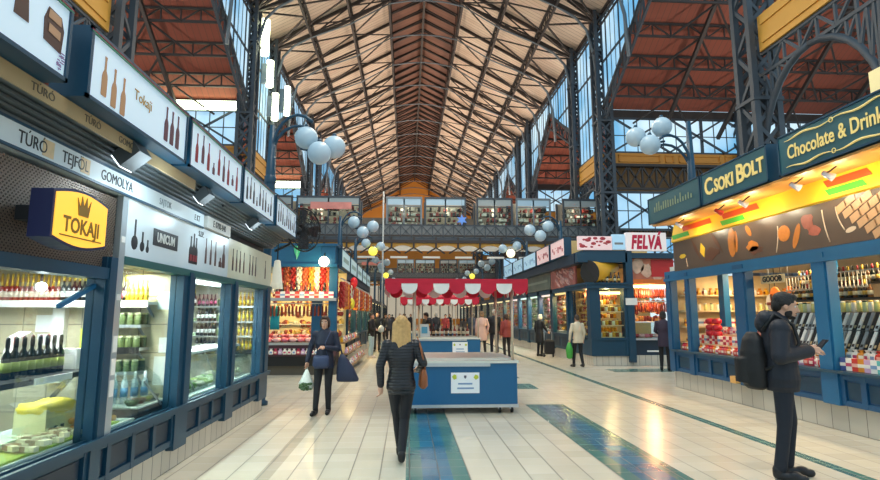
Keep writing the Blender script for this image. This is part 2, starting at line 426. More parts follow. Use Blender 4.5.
# ------------------------------------------------------------------ clerestory walls of the nave, side roofs
SZ, SR = 13.2, 17.0                                             # side roof: springing and ridge
def grid_window(n, x, ya, yb, za, zb, dy=.55, dz=1.9, poly=None):
    """glazed iron window in the plane X = x; poly gives its outline in (y, z)"""
    w_ = MB(); poly = poly or [(ya,za),(yb,za),(yb,zb),(ya,zb)]
    w_.add([(x,y,z) for y, z in poly], [tuple(range(len(poly)))])
    wo = struct('window_%d' % n, w_, SKYG, 'tall glazed clerestory window of the nave'); wo.location = (0,0,0)
    f = MB()
    for (y, z), (y2, z2) in zip(poly, poly[1:]+poly[:1]): f.bar((x,y,z), (x,y2,z2), .16, .16)
    def span(v, ax):
        hits = []
        for p, q in zip(poly, poly[1:]+poly[:1]):
            if (p[ax]-v)*(q[ax]-v) < 0: hits.append(p[1-ax]+(q[1-ax]-p[1-ax])*(v-p[ax])/(q[ax]-p[ax]))
        return sorted(hits)
    ymin = min(p[0] for p in poly); ymax = max(p[0] for p in poly); zmin = min(p[1] for p in poly); zmax = max(p[1] for p in poly)
    c = int((ymax-ymin)/dy)
    for i in range(1, c):
        y = ymin+(ymax-ymin)*i/c; h = span(y, 0)
        if len(h) == 2: f.bar((x,y,h[0]), (x,y,h[1]), .1 if i % 3 == 0 else .045)
    c = max(2, int((zmax-zmin)/dz))
    for i in range(1, c):
        z = zmin+(zmax-zmin)*i/c; h = span(z, 1)
        if len(h) == 2: f.bar((x,h[0],z), (x,h[1],z), .12)
    f.build('window_frame', IRON, wo)
nw = 0
bays = [(11.1, 15.6, 'n')] + [(CY[i], CY[i+1], 'o' if i % 2 == 0 else 'n') for i in range(len(CY)-1)]
for ya, yb, kd in bays:
    for sd, x in ((1, XR), (-1, XL)):
        if kd == 'n':
            if ya > 20:
                nw += 1; grid_window(nw, x, ya+.45, yb-.45, 10.9, EAVE-.6)
            mb = MB(); mb.box(x-.12, x+.12, ya+.4, yb-.4, 9.7, 10.85)
            mb.box(x-sd*.17, x-sd*.1, ya+.6, yb-.6, 9.9, 10.05); mb.box(x-sd*.17, x-sd*.1, ya+.6, yb-.6, 10.5, 10.65)
            struct('panel_band', mb, YELLOWP, 'yellow panel band between two columns')
            mb = MB(); lattice(mb, (x, ya, 9.0), (x, yb, 9.0), .65, 7, .1, bw=.07)
            for a, b, s in ((ya, (ya+yb)/2, 1), (yb, (ya+yb)/2, -1)):
                pts = [(x, a+s*(yb-ya)/2*math.sin(t*PI/16), 5.6+3.3*(1-math.cos(t*PI/16))) for t in range(9)]
                pts = [(x, a+s*(yb-ya)/2*(1-math.cos(t*PI/16)), 5.8+3.2*math.sin(t*PI/16)) for t in range(9)]
                mb.tube(pts, .1, 6)
                for t in range(1, 8): mb.bar(pts[t], (x, pts[t][1], 9.0), .07); mb.bar(pts[t], (x, pts[t-1][1], 9.0), .06)
            struct('arched_girder', mb, IRON, 'arched lattice girder under the yellow panel band')
        elif ya > 20 or True:
            m_ = (ya+yb)/2
            if ya > 14:
                for P_ in ([(ya+.4, SZ), (m_, SR+.2), (m_, EAVE-.6), (ya+.4, EAVE-.6)], [(yb-.4, SZ), (yb-.4, EAVE-.6), (m_, EAVE-.6), (m_, SR+.2)]):
                    if P_[0][0] < 18: continue
                    nw += 1; grid_window(nw, x, 0, 0, 0, 0, .6, 1.8, P_)
            mb = MB(); lattice(mb, (x, ya, SZ-1.0), (x, m_, SR-1.0), 1.0, 8, .12, bw=.07); lattice(mb, (x, yb, SZ-1.0), (x, m_, SR-1.0), 1.0, 8, .12, bw=.07)
            struct('gable_girder', mb, IRON, 'sloping lattice girder over an open bay')
# side roofs over the open bays, with purlins, and a window wall at the far end of each
for ya, yb, kd in bays:
    if kd != 'o' or ya > 80: continue
    m_ = (ya+yb)/2
    for sd, x in ((1, XR), (-1, XL)):
        xo = x+sd*20; mb = MB()
        for a in ((ya, yb) if ya > 20 else (yb,)):
            mb.prism([(a, SZ), (m_, SR), (m_, SR+.12), (a, SZ+.12)], (x,0,0), (0,1,0), (0,0,1), (sd*20,0,0))
        struct('ceiling_side_aisle', mb, SIDEM, 'red boarded roof over a side bay')
        mb = MB()
        for k in range(1, 5):
            y = yb-k*1.55; z = SZ+(SR-SZ)*(yb-y)/(yb-m_)
            lattice(mb, (x, y, z-.75), (xo, y, z-.75), .65, 22, .1, bw=.06)
        for j in range(1, 6):
            xx = x+sd*20*j/6; a = Vector((xx, yb, SZ-1.6)); 
            mb.bar(a, (xx, m_, SR-.5), .16, .2)
            for k in range(1, 5):
                y = yb-k*1.55; z = SZ+(SR-SZ)*(yb-y)/(yb-m_)
                mb.bar((xx, y, z-.75), (xx-1.6, y+1.55, z-1.7), .08); mb.bar((xx, y, z-.75), (xx+1.6, y+1.55, z-1.7), .08)
        struct('side_roof_purlins', mb, IRONB, 'lattice purlins under a red side roof')
        # wall across the bay end: glazing, yellow band, girder, lower glazing
        yw = yb+.1; a, b = (x+sd*.5, xo)
        lo, hi = min(a, b), max(a, b)
        for z0, z1 in ((10.7, 12.7), (6.3, 8.4)):
            nw += 1; g = MB(); g.add([(lo,yw,z0),(hi,yw,z0),(hi,yw,z1),(lo,yw,z1)], [(0,1,2,3)])
            wo = struct('window_%d' % nw, g, SKYG, 'band of glazing across the end of a side bay'); f = MB(); k = 26
            for i in range(k+1):
                xx = lo+(hi-lo)*i/k; f.bar((xx,yw,z0), (xx,yw,z1), .16 if i % 7 == 0 else .05)
            for zz in (z0, (z0+z1)/2, z1): f.bar((lo,yw,zz), (hi,yw,zz), .12 if zz in (z0, z1) else .05)
            for i in range(0, 6):
                x0_ = lo+(hi-lo)*i/6; x1_ = lo+(hi-lo)*(i+1)/6
                f.bar((x0_,yw-.2,z0), (x1_,yw-.2,z1), .1); f.bar((x0_,yw-.2,z1), (x1_,yw-.2,z0), .1)
            f.build('window_frame', IRON, wo)
        mb = MB(); mb.box(lo, hi, yw-.1, yw+.1, 10.0, 10.65)
        i = 0; xx = lo+.3
        while xx < hi-1.5:
            wd = 2.4 if i % 2 == 0 else .5
            mb.box(xx, xx+wd, yw-.16, yw-.1, 10.12, 10.17); mb.box(xx, xx+wd, yw-.16, yw-.1, 10.48, 10.53); mb.box(xx, xx+.05, yw-.16, yw-.1, 10.12, 10.53); mb.box(xx+wd-.05, xx+wd, yw-.16, yw-.1, 10.12, 10.53)
            xx += wd+.3; i += 1
        struct('panel_band', mb, mat('ochre_panel', '#c8842c', .55, var=.1, vscale=2), 'ochre panel band across the end of a side bay')
        mb = MB(); lattice(mb, (lo, yw-.1, 8.6), (hi, yw-.1, 8.6), 1.3, 24, .12, bw=.09, cross=True); mb.box(lo, hi, yw-.05, yw+.1, 12.75, 13.2); mb.box(lo, hi, yw-.25, yw+.1, 9.85, 10.0)
        struct('bay_girder', mb, IRONB, 'brown lattice girder across the end of a side bay')
        mb = MB(); mb.box(lo, hi, yw+.3, yw+.5, 8.55, 9.95)
        struct('ceiling_gallery', mb, mat('gallery_soffit', '#8d6a45', .7, var=.15), 'brown boarding behind the bay girder')
        # second row column in the side aisle
        struct('column', column(x+sd*8, yb, SZ, .6), IRON, 'dark lattice iron column inside the %s aisle' % ('right' if sd > 0 else 'left'))
# ------------------------------------------------------------------ goods: prototypes
TILEW = mat('plinth_tile', '#cfc9bb', .3, var=.08, vscale=2)
def tile_mat(name, a, g, sx, sz):
    m, nt, b = node_mat(name); N = nt.nodes.new; L = nt.links.new
    tc = N('ShaderNodeTexCoord'); sp = N('ShaderNodeSeparateXYZ'); L(tc.outputs['Object'], sp.inputs[0])
    ad = N('ShaderNodeMath'); L(sp.outputs['X'], ad.inputs[0]); L(sp.outputs['Y'], ad.inputs[1])
    cb = N('ShaderNodeCombineXYZ'); L(ad.outputs[0], cb.inputs[0]); L(sp.outputs['Z'], cb.inputs[1])
    br = N('ShaderNodeTexBrick'); br.offset = 0; br.inputs['Color1'].default_value = lin(a); c = lin(a); br.inputs['Color2'].default_value = tuple(v*.88 for v in c[:3])+(1,)
    br.inputs['Mortar'].default_value = lin(g); br.inputs['Scale'].default_value = 1; br.inputs['Brick Width'].default_value = sx; br.inputs['Row Height'].default_value = sz; br.inputs['Mortar Size'].default_value = .006
    L(cb.outputs[0], br.inputs['Vector']); L(br.outputs['Color'], b.inputs['Base Color']); b.inputs['Roughness'].default_value = .3
    return m
PLINTH = tile_mat('plinth_tiles', '#cdc7b9', '#6b675e', .2, 1.0)
WALLT = tile_mat('beige_wall_tiles', '#cfc3a4', '#8f8672', .3, .3)
INWALL = mat('shop_wall', '#d8d3c4', .6, var=.08)
def bottle(kind, glass_c, label_c, cap_c, r=.026, h=.27, neck=.35, cap=.075):
    t = thing(kind, '', 'bottle')
    hb = h*(1-neck)
    MB().lathe([(r*.92,0),(r,.01),(r,hb*.8),(r*.85,hb*.92),(r*.4,hb*1.08),(r*.36,h-.03),(r*.36,h)], n=9).build('bottle_body', mat('bottle_'+glass_c, glass_c, .12, coat=.3), t, False)
    if label_c: MB().lathe([(r*1.03,hb*.28),(r*1.03,hb*.66)], n=9).build('paper_label', mat('label_'+label_c, label_c, .6), t, False)
    if cap_c: MB().lathe([(r*(.44 if cap < .1 else .62),h-cap),(r*.46,h-cap*.7),(r*.42,h-.005),(r*.2,h+.004)], n=8).build('foil_cap', mat('foil_'+cap_c, cap_c, .3, .3), t, False)
    return t
def jar(kind, c, lid, r=.04, h=.11):
    t = thing(kind, '', 'jar')
    MB().lathe([(r*.9,0),(r,.01),(r,h*.8),(r*.8,h*.88)], n=10).build('jar_body', mat('jar_'+c, c, .2), t, False)
    MB().lathe([(r*.85,h*.87),(r*.87,h),(r*.6,h+.004)], n=10).build('lid', mat('lid_'+lid, lid, .35), t, False)
    return t
def carton(kind, cat, c, stripe, sx, sy, sz):
    t = thing(kind, '', cat)
    MB().box(-sx/2, sx/2, -sy/2, sy/2, 0, sz).build('box_body', mat('card_'+c, c, .5), t, False)
    if stripe: MB().box(-sx/2-.002, sx/2+.002, -sy/2-.002, sy/2+.002, sz*.35, sz*.62).build('printed_band', mat('card_'+stripe, stripe, .5), t, False)
    return t
def row(rep, n, p0, step, lab, group, jit=0., rz=0., start=0):
    for i in range(n):
        loc = tuple(p0[k]+step[k]*i+(R.uniform(-jit, jit) if k < 2 else 0) for k in range(3))
        rep(loc, rz+(R.uniform(-.2, .2) if jit else 0), lab.replace('#', ORD[(i+start) % 38]), group)
# ------------------------------------------------------------------ left row of stalls
LX = -2.4
st = thing('market_stall', 'long blue cheese and wine stall with lit windows and UNICUM posters along the left', 'stall', (-3.5, 6.1, 0))
ya, yb = 2.5, 9.65
MB().box(LX-.06, -5.2, ya, yb, 0, .27).build('plinth', PLINTH, st)
mb = MB(); mb.box(LX-.03, LX-.12, ya, yb, .27, .62)
for z0, z1 in ((.27,.33),(.55,.62)): mb.box(LX, LX-.05, ya, yb, z0, z1)
spl = [2.5, 3.1, 3.75, 4.4, 4.72, 5.12, 5.52, 5.92, 6.25, 6.66, 7.08, 7.5, 7.82, 8.27, 8.72, 9.15, 9.62]
for y in spl: mb.box(LX+.003, LX-.05, y-.03, y+.03, .27, .6)
mb.build('base_panel', BLUED, st)
mb = MB()
for i in range(len(spl)-1): mb.box(LX-.022, LX-.04, spl[i]+.05, spl[i+1]-.05, .35, .53)
mb.build_each('recessed_panel', NAVY, st)
mb = MB(); mb.box(LX+.06, LX-.12, ya, yb, .6, .64); mb.box(LX+.07, LX+.04, ya, yb, .64, .665); mb.box(LX-.02, LX-.04, ya, yb, .64, .66)
mb.build('window_sill', BLUED, st)
for a, b in ((4.42,4.56),(5.93,6.25),(7.5,7.82),(9.14,9.64)):
    mb = MB(); mb.box(LX+.02, LX-.12, a, b, .22 if a > 5 else .3, 2.06); mb.box(LX+.045, LX, (a+b)/2-.05, (a+b)/2+.05, .64, 2.06)
    mb.build('post', BLUED, st)
mb = MB(); mb.box(LX+.03, LX-.02, 4.57, 4.66, .64, 2.6)
mb.build('aluminium_strip', mat('aluminium', '#b9c2c6', .35, .6), st)
MB().box(LX+.035, LX-.1, 2.5, 4.56, 1.88, 1.97).build('lintel', BLUED, st)
MB().box(LX+.035, LX-.1, 4.66, 9.65, 2.02, 2.09).build('lintel', mat('green_blue_trim', '#1f5a58', .4), st)
for a, b, z1 in ((2.5,4.42,1.9),(4.66,5.93,2.03),(6.25,7.5,2.03),(7.82,9.14,2.03)):
    MB().box(LX-.055, LX-.065, a, b, .64, z1).build('window_pane', GLASS, st)
MB().box(-4.85, -5.2, ya, yb, .27, 3.0).build('back_wall', INWALL, st)
MB().box(LX-.1, -4.9, 6.08, 6.16, .27, 2.1).build('partition_wall', WALLT, st)
MB().box(LX-.02, -4.9, 9.55, 9.63, .27, 2.1).build('end_wall', INWALL, st)
MB().box(LX-.1, -4.9, ya, yb, 2.1, 2.2).build('inner_ceiling', OFFW, st)
MB().box(LX-.1, -4.9, ya, yb, .27, .3).build('inner_floor', DARK, st)
mb = MB(); mb.box(LX-.14, -5.0, ya, yb, 2.2, 3.0); mb.build('upper_body', DARK, st)
# mesh grille above the first window
mb = MB(); a, b, z0, z1 = 2.5, 4.56, 1.98, 2.56
mb.box(LX-.05, LX-.06, a, b, z0, z1); mb.build('grille_backing', mat('grille_dark', '#1c1512', .6), st)
mb = MB(); k = -20
while a+k*.034 < b:
    y = a+k*.034
    for sg in (1, -1):
        p0 = y if sg > 0 else y+(z1-z0); p1 = y+(z1-z0) if sg > 0 else y
        t0 = 0.; 
        lo = max(0, (a-p0)/(p1-p0)) if sg > 0 else max(0, (b-p0)/(p1-p0)); hi = min(1, (b-p0)/(p1-p0)) if sg > 0 else min(1, (a-p0)/(p1-p0))
        if hi > lo: mb.bar((LX-.02, p0+(p1-p0)*lo, z0+(z1-z0)*lo), (LX-.02, p0+(p1-p0)*hi, z0+(z1-z0)*hi), .009, .006, up=(1,0,0))
    k += 1
mb.build('mesh_grille', mat('bronze_mesh', '#8f7c6e', .4, .5), st)
# UNICUM and wine posters above windows 2 to 4
POST = mat('poster_film', '#dfe6ea', .25, var=.04, vscale=3)
mb = MB(); mb.box(LX+.02, LX-.06, 4.66, 7.3, 2.09, 2.6); mb.build('poster_board', POST, st)
mb = MB(); mb.box(LX+.02, LX-.06, 7.3, 9.6, 2.09, 2.62); mb.build('poster_board', mat('poster_cream', '#ded8bd', .3, var=.08), st)
INK = mat('print_ink', '#191c22', .4); INKR = mat('print_red', '#8c1f2a', .4); INKG = mat('print_gold', '#b08a3c', .4)
def flat_bottle(mb, y, z, h, w, x, sg=1):
    w *= 1.25; prof = [(-.42,0),(.42,0),(.5,.04),(.5,.48),(.4,.57),(.17,.66),(.15,.93),(.19,.93),(.19,1),(-.19,1),(-.19,.93),(-.15,.93),(-.17,.66),(-.4,.57),(-.5,.48),(-.5,.04)]
    mb.prism([(p*w, q*h) for p, q in prof], (x, y, z), (0,1,0), (0,0,1), (.003*sg,0,0))
x = LX+.021
mb = MB()
for y, h, r in ((4.82,.27,.055),(4.96,.18,.04),(5.06,.12,.028)):
    mb.prism([(r*math.cos(t*PI/6), r*math.sin(t*PI/6)*1.15+r*1.2) for t in range(12)], (x, y, 2.16), (0,1,0), (0,0,1), (.003,0,0)); mb.prism([(-.012,r*2),(.012,r*2),(.012,h),(-.012,h)], (x, y, 2.16), (0,1,0), (0,0,1), (.003,0,0))
mb.box(x, x+.003, 5.16, 5.7, 2.25, 2.41)
for y in (6.05, 6.13, 6.2): flat_bottle(mb, y, 2.16, .3 if y != 6.13 else .34, .07, x)
mb.build_each('printed_picture', INK, st)
mb = MB()
for y in (6.05, 6.13, 6.2): mb.box(x+.002, x+.005, y-.03, y+.03, 2.19, 2.26)
mb.build_each('printed_label', INKR, st)
mb = MB()
for i, y in enumerate((6.5,6.66,6.82,7.0,7.12,7.5,7.66,7.82,8.0,8.3,8.45,8.62,9.2)): flat_bottle(mb, y, 2.2, .3 if i != 3 else .12, .04 if i not in (3,4) else .08, x)
mb.build_each('printed_bottle', mat('print_brown', '#5a3733', .4), st)
text('UNICUM', 'lettering', .125, WHITE, st, (x+.004, 5.43, 2.33), (0,1,0), (0,0,1), .004, bold=.003, sx=.8)
text('S.I.P.', 'lettering', .09, INK, st, (x+.004, 6.32, 2.52), (0,1,0), (0,0,1), .003)
# sign bands
mb = MB(); mb.box(LX+.05, LX-.1, 2.5, 6.3, 2.59, 2.76); mb.build('sign_band', mat('band_white', '#d4dde0', .3, var=.05), st)
mb = MB()
for z in (2.585, 2.745): mb.box(LX+.055, LX+.04, 2.5, 6.3, z, z+.018)
mb.build('band_trim', BLUED, st)
mb = MB()
for y in (2.98, 3.64, 4.05): mb.box(LX+.05, LX+.053, y-.13, y-.02, 2.62, 2.73)
mb.build('band_picture', mat('cheese_print', '#dcbf94', .5, var=.2, vscale=20), st)
for s, y in (('TÚRÓ', 3.42), ('TEJFÖL', 3.86), ('GOMOLYA', 4.42), ('SAJTOK', 5.3), ('E KT', 6.1)):
    text(s, 'lettering', .115 if y < 5 else .09, INK if y < 5 or y > 6 else mat('faded_ink', '#8d9aa0', .5), st, (LX+.052, y, 2.67), (0,1,0), (0,0,1), .003, sx=.85)
mb = MB(); mb.box(LX+.05, LX-.05, 6.42, 7.25, 2.62, 2.76); mb.build('small_sign', WHITE, st)
text('E 0700-840', 'lettering', .11, INK, st, (LX+.052, 6.83, 2.69), (0,1,0), (0,0,1), .003, sx=.9)
mb = MB()                                                       # ribbed shutter housing
for i in range(7): mb.box(LX+.04+.035*i, LX-.1, 2.5, 9.65, 2.77+.028*i, 2.775+.028*i+.012)
mb.box(LX, LX-.12, 2.5, 9.65, 2.76, 3.0)
mb.build('ribbed_shutter_housing', mat('shutter_grey', '#6f7679', .4, .4, var=.1), st)
mb = MB(); mb.prism([(0,0),(.0,.1),(.012,.1),(.012,0)], (-2.13, 2.5, 2.83), (1,0,0), (0,0,1), (0,2.9,0)); mb.build('upper_sign_band', mat('bronze_band', '#b59c74', .4, .2, var=.1), st)
text('TÚRÓ', 'lettering', .07, mat('bronze_ink', '#5d5142', .5), st, (-2.116, 3.12, 2.88), (0,1,0), (0,0,1), .003, sx=1.1)
text('TÚRÓ', 'lettering', .07, MATS['bronze_ink'], st, (-2.116, 3.62, 2.88), (0,1,0), (0,0,1), .003)
text('GOMOLYA', 'lettering', .07, MATS['bronze_ink'], st, (-2.116, 4.12, 2.88), (0,1,0), (0,0,1), .003)
for y in (2.9, 3.25, 4.86, 6.5, 8.1, 9.6):
    for z in (2.9, 3.45): MB().bar((LX, y, z), (-2.2, y, z), .03).build('bracket', DARK, st)
# lit signs on brackets
SIGNP = mat('lit_sign_film', '#d6e6f2', .3, emit='#cfe6f8', es=.22)
def lightbox(y0, y1, label, z0=2.94, z1=3.41, x=-2.0, face=SIGNP, end=BLUED, sg=1, dep=.22):
    t = thing('lightbox_sign', label, 'sign', (x-sg*dep/2, (y0+y1)/2, z0), 'lit signs in a row' )
    del t['group']
    MB().box(x-sg*.004, x-sg*dep, y0, y1, z0, z1).build('sign_case', end, t)
    MB().box(x, x-sg*.006, y0+.03, y1-.02, z0+.03, z1-.03).build('sign_face', face, t)
    mb = MB(); mb.box(x+sg*.012, x-sg*.004, y0, y1, z0, z0+.025); mb.box(x+sg*.012, x-sg*.004, y0, y1, z1-.02, z1); mb.box(x+sg*.012, x-sg*.004, y0, y0+.03, z0, z1); mb.box(x+sg*.012, x-sg*.004, y1-.025, y1, z0, z1)
    mb.build('sign_frame', end, t)
    return t
g1 = MATS.get('trim_red') or mat('trim_red', '#8e2236', .4); g2 = mat('trim_green', '#2f7a5a', .4); 
names = ['white lit sign with chocolate gift pictures, nearest above the cheese stall', 'white lit sign with champagne bottles and the word Tokaji above the cheese stall',
    'white lit sign with red bottles, next after the Tokaji sign', 'white lit sign with tall thin bottles, second before the black fan', 'white lit sign at the end of the row beside the black fan']
for i, (a, b) in enumerate(((1.6,3.12),(3.31,4.83),(4.9,6.47),(6.53,8.07),(8.2,9.7))):
    t = lightbox(a, b, names[i]); X = -1.999
    mb = MB(); mb.box(X+.012, X, a, b, 3.385, 3.392); mb.build('red_trim', g1, t)
    mb = MB(); mb.box(X+.012, X, a, b, 3.372, 3.380); mb.build('green_trim', g2, t)
    mb = MB(); mc = MB()
    if i == 0:
        mb.prism([(-.08,0),(.07,-.02),(.08,.12),(.05,.19),(-.06,.2),(-.09,.12)], (X, 2.98, 3.1), (0,1,0), (0,0,1), (.003,0,0)); mb.prism([(-.05,0),(.06,.0),(.03,.22),(-.04,.25)], (X, 2.72, 3.12), (0,1,0), (0,0,1), (.003,0,0))
        md = MB(); md.prism([(-.05,.06),(.05,.05),(.05,.1),(-.05,.11)], (X+.003, 2.98, 3.1), (0,1,0), (0,0,1), (.002,0,0)); md.prism([(-.06,.14),(.05,.135),(.045,.185),(-.055,.19)], (X+.003, 2.98, 3.1), (0,1,0), (0,0,1), (.002,0,0)); md.prism([(-.035,.15),(.03,.15),(.02,.2),(-.03,.22)], (X+.003, 2.72, 3.12), (0,1,0), (0,0,1), (.002,0,0)); md.build_each('printed_label', mat('print_tan', '#b58b6a', .4), t)
        for q in range(14): mc.box(X, X+.003, 3.02+R.uniform(0,.07), 3.035+R.uniform(.0,.06), 2.985+.008*q, 2.99+.008*q)
        mb.build('printed_gift_box', mat('print_choc', '#4a2f28', .4), t); mc.build('printed_ornament', mat('print_mauve', '#8b6a9c', .4), t)
    elif i == 1:
        for y, z in ((3.5,3.02),(3.62,2.99),(3.74,2.98)): flat_bottle(mb, y, z, .27, .05, X)
        for y, z in ((4.42,3.02),(4.53,3.02),(4.64,3.02)): flat_bottle(mc, y, z, .29, .055, X)
        mb.build_each('printed_bottle', mat('print_amber', '#b98a62', .4), t); mc.build_each('printed_bottle', mat('print_wine', '#5b3340', .4), t)
        text('Tokaji', 'lettering', .11, INKG, t, (X+.002, 4.02, 3.2), (0,1,0), (0,0,1), .003)
    else:
        n = 9
        for q in range(n):
            y = a+.18+(b-a-.36)*q/(n-1)
            flat_bottle(mb if q % 2 else mc, y, 3.03+(.03 if q % 3 == 1 else 0), .28 if q % 4 != 3 else .12, .05, X)
        mb.build_each('printed_bottle', mat('print_wine' if i < 3 else 'print_grey', '#54484c', .4), t); mc.build_each('printed_bottle', INKR if i == 2 else INK, t)
# TOKAJI lit sign
t = thing('tokaji_sign', 'yellow barrel-shaped lit TOKAJI sign with a crown on the bronze mesh', 'sign', (-2.2, 3.55, 2.0))
def barrel(w_, h, bulge, n=8):
    top = [(w_/2-w_*i/n, h/2+bulge*math.sin(PI*i/n)) for i in range(n+1)]
    return top+[(-x_, -y_) for x_, y_ in top]
MB().prism(barrel(.59,.29,.045), (-2.22,3.55,2.2), (0,1,0), (0,0,1), (.13,0,0)).build('sign_case', mat('sign_indigo', '#20264f', .4), t)
MB().prism(barrel(.55,.26,.042), (-2.09,3.55,2.2), (0,1,0), (0,0,1), (.006,0,0)).build('sign_face', mat('sign_yellow', '#f0b63a', .4, emit='#ffc247', es=.75), t)
MB().box(-2.4, -2.22, 3.4, 3.6, 2.18, 2.27).build('bracket', DARK, t)
GOLD = mat('sign_gold', '#8f6a1c', .4)
text('TOKAJI', 'lettering', .135, GOLD, t, (-2.083, 3.55, 2.15), (0,1,0), (0,0,1), .004, bold=.003, sx=.88)
mb = MB(); mb.prism([(-.06,0),(.06,0),(.085,.13),(.045,.06),(.03,.15),(0,.07),(-.03,.15),(-.045,.06),(-.085,.13)], (-2.084,3.55,2.225), (0,.85,0), (0,0,.85), (.005,0,0)); mb.box(-2.084,-2.079,3.33,3.77,2.078,2.086); mb.build('crown', GOLD, t)
# flood lamp under the sign
def flood(x, y, z, label, s=1., e=6):
    light('POINT', 'flood', (x+.1, y+.4, z-.2), e*.8, '#d6f2ff', .1)
    t = thing('flood_lamp', label, 'lamp', (x, y, z))
    mb = MB(); mb.prism([(-.06,0),(.08,-.12),(.15,-.03),(.02,.12)], (x, y-.1*s, z), (-s,0,0), (0,0,s), (0,.2*s,0)); mb.build('lamp_housing', mat('lamp_grey', '#4c5256', .5, var=.1), t)
    MB().tube([(x,y,z+.1*s),(x-.03,y,z+.2*s),(x+.05,y,z+.24*s)], .012).build('lamp_bracket', DARK, t)
    mb = MB(); mb.prism([(.085,-.122),(.155,-.032),(.16,-.036),(.09,-.126)], (x, y-.09*s, z), (-s,0,0), (0,0,s), (0,.18*s,0)); mb.build('lamp_glass', mat('lamp_glass', '#dfe8ea', .2, emit='#eaf4ff', es=2.), t)
flood(-2.12, 4.25, 2.85, 'grey flood lamp under the Tokaji bottle sign', 1., 12)
flood(-2.12, 5.75, 2.86, 'small grey flood lamp under the red bottle sign', .8)
flood(-2.12, 7.6, 2.88, 'small grey flood lamp under the tall bottle sign', .8)
# black fan at the end of the row
t = thing('industrial_fan', 'big black caged fan on the corner of the left stall row', 'fan', (-2.1, 9.95, 3.05))
ax_ = Vector((.8,-.6,0)).normalized(); sd_ = Vector((.6,.8,0)); c0 = Vector((-1.9, 9.9, 3.15)); mb = MB()
for d in (-.09, .09):
    for r in (.12, .2, .28, .36): mb.tube([c0+ax_*d*(1-(r/.42)**2*.4)+sd_*r*math.cos(k*PI/10)+Vector((0,0,r*math.sin(k*PI/10))) for k in range(21)], .006, 4)
    for k in range(20): mb.bar(c0+ax_*d, c0+ax_*d*.4+sd_*.4*math.cos(k*PI/10)+Vector((0,0,.4*math.sin(k*PI/10))), .006)
mb.tube([c0+sd_*.4*math.cos(k*PI/12)+Vector((0,0,.4*math.sin(k*PI/12))) for k in range(25)], .014, 6); mb.build('fan_cage', BLACK, t)
for k in range(4):
    a = k*PI/2; u = sd_*math.cos(a)+Vector((0,0,math.sin(a))); v = -sd_*math.sin(a)+Vector((0,0,math.cos(a)))
    mb = MB(); mb.loft([[c0+u*r+v*(w_*s)+ax_*(o*s) for s in (-1,1)]+[c0+u*r+v*(w_*s)+ax_*(o*s+.006) for s in (1,-1)] for r, w_, o in ((.05,.03,.03),(.2,.08,.04),(.36,.1,.03))], False); mb.build('fan_blade', DARK, t)
MB().tube([c0-ax_*.05, c0-ax_*.32], [.1,.09], 12).build('motor', BLACK, t)
MB().tube([c0-ax_*.25, c0-ax_*.25+Vector((-.1,.05,-.25)), Vector((-2.4,9.9,2.75))], .025).build('wall_arm', BLACK, t)
# white cone by the corner post
t = thing('paper_cone_lamp', 'white cone-shaped shade hanging at the far corner of the left stall', 'lamp', (-2.36, 9.95, 2.05))
MB().lathe([(.115,0),(.1,.12),(.055,.5),(.03,.52)], (-2.36,9.95,2.07), 12).build('cone_shade', mat('cone_white', '#e8e4d4', .6, emit='#fff3cf', es=.25), t)
MB().tube([(-2.36,9.95,2.58),(-2.36,9.95,2.95),(-2.42,9.64,2.95)], .012).build('hanger', DARK, t)
# ------------------------------------------------------------------ goods behind the left windows
def shelf(name, label, x0, x1, y0, y1, z, m=WHITE, front=None, cat='shelf', bx=True):
    t = thing(name, label, cat, ((x0+x1)/2, (y0+y1)/2, z-.03))
    MB().box(x0, x1, y0, y1, z-.03, z).build('shelf_board', m, t)
    if front: MB().box(x0, x1, y0-.012, y0, z-.06, z+.01).build('price_strip', front, t)
    mb = MB()
    for x in (x0+.04, x1-.04): mb.bar((x, y1, z-.16), (x, y0+.04, z-.03), .02)
    if bx: mb.build('shelf_bracket', GREY, t)
    return t
shelf('wall_shelf', 'white wall shelf of rosé and dark bottles behind the first left window', -4.6, -3.28, 5.86, 6.08, 1.74, WHITE, WHITE)
rose = Rep(bottle('rose_bottle', '#8f3526', '#e4d6c0', '#d8b33a', .027, .29, .45, .13))
row(rose, 18, (-4.56, 5.95, 1.74), (.052,0,0), '# gold-foiled rosé bottle from the left on the white wall shelf', 'rosé bottles on the wall shelf')
darkb = Rep(bottle('wine_bottle', '#15171b', '#e9e9e4', '#c9b23a', .027, .29, .42))
row(darkb, 6, (-3.62, 5.95, 1.74), (.053,0,0), '# dark gold-capped wine bottle to the right of the rosé bottles', 'dark bottles on the wall shelf')
shelf('wall_shelf', 'white shelf of dark and yellow bottles behind the UNICUM window', -3.26, -2.7, 5.86, 6.08, 1.74, WHITE, WHITE)
row(darkb, 5, (-3.23, 6.0, 1.74), (.055,0,0), '# dark bottle in the back row of the shelf under the UNICUM poster', 'dark bottles under the poster')
pinkl = Rep(bottle('liqueur_bottle', '#23262b', '#c2557e', '#23262b', .024, .2, .35))
row(pinkl, 5, (-3.22, 5.9, 1.74), (.052,0,0), '# pink-labelled dark bottle on the shelf under the UNICUM poster', 'pink labelled bottles')
yelb = Rep(bottle('liqueur_bottle', '#b8912a', '#e0c53a', '#e0c53a', .022, .24, .35))
row(yelb, 5, (-2.95, 5.93, 1.74), (.048,0,0), '# yellow bottle on the shelf under the UNICUM poster', 'yellow bottles')
gj = Rep(jar('preserve_jar', '#67754a', '#d8d5b0', .035, .12)); gj2 = Rep(jar('preserve_jar', '#4c5a34', '#c9c27a', .035, .12))
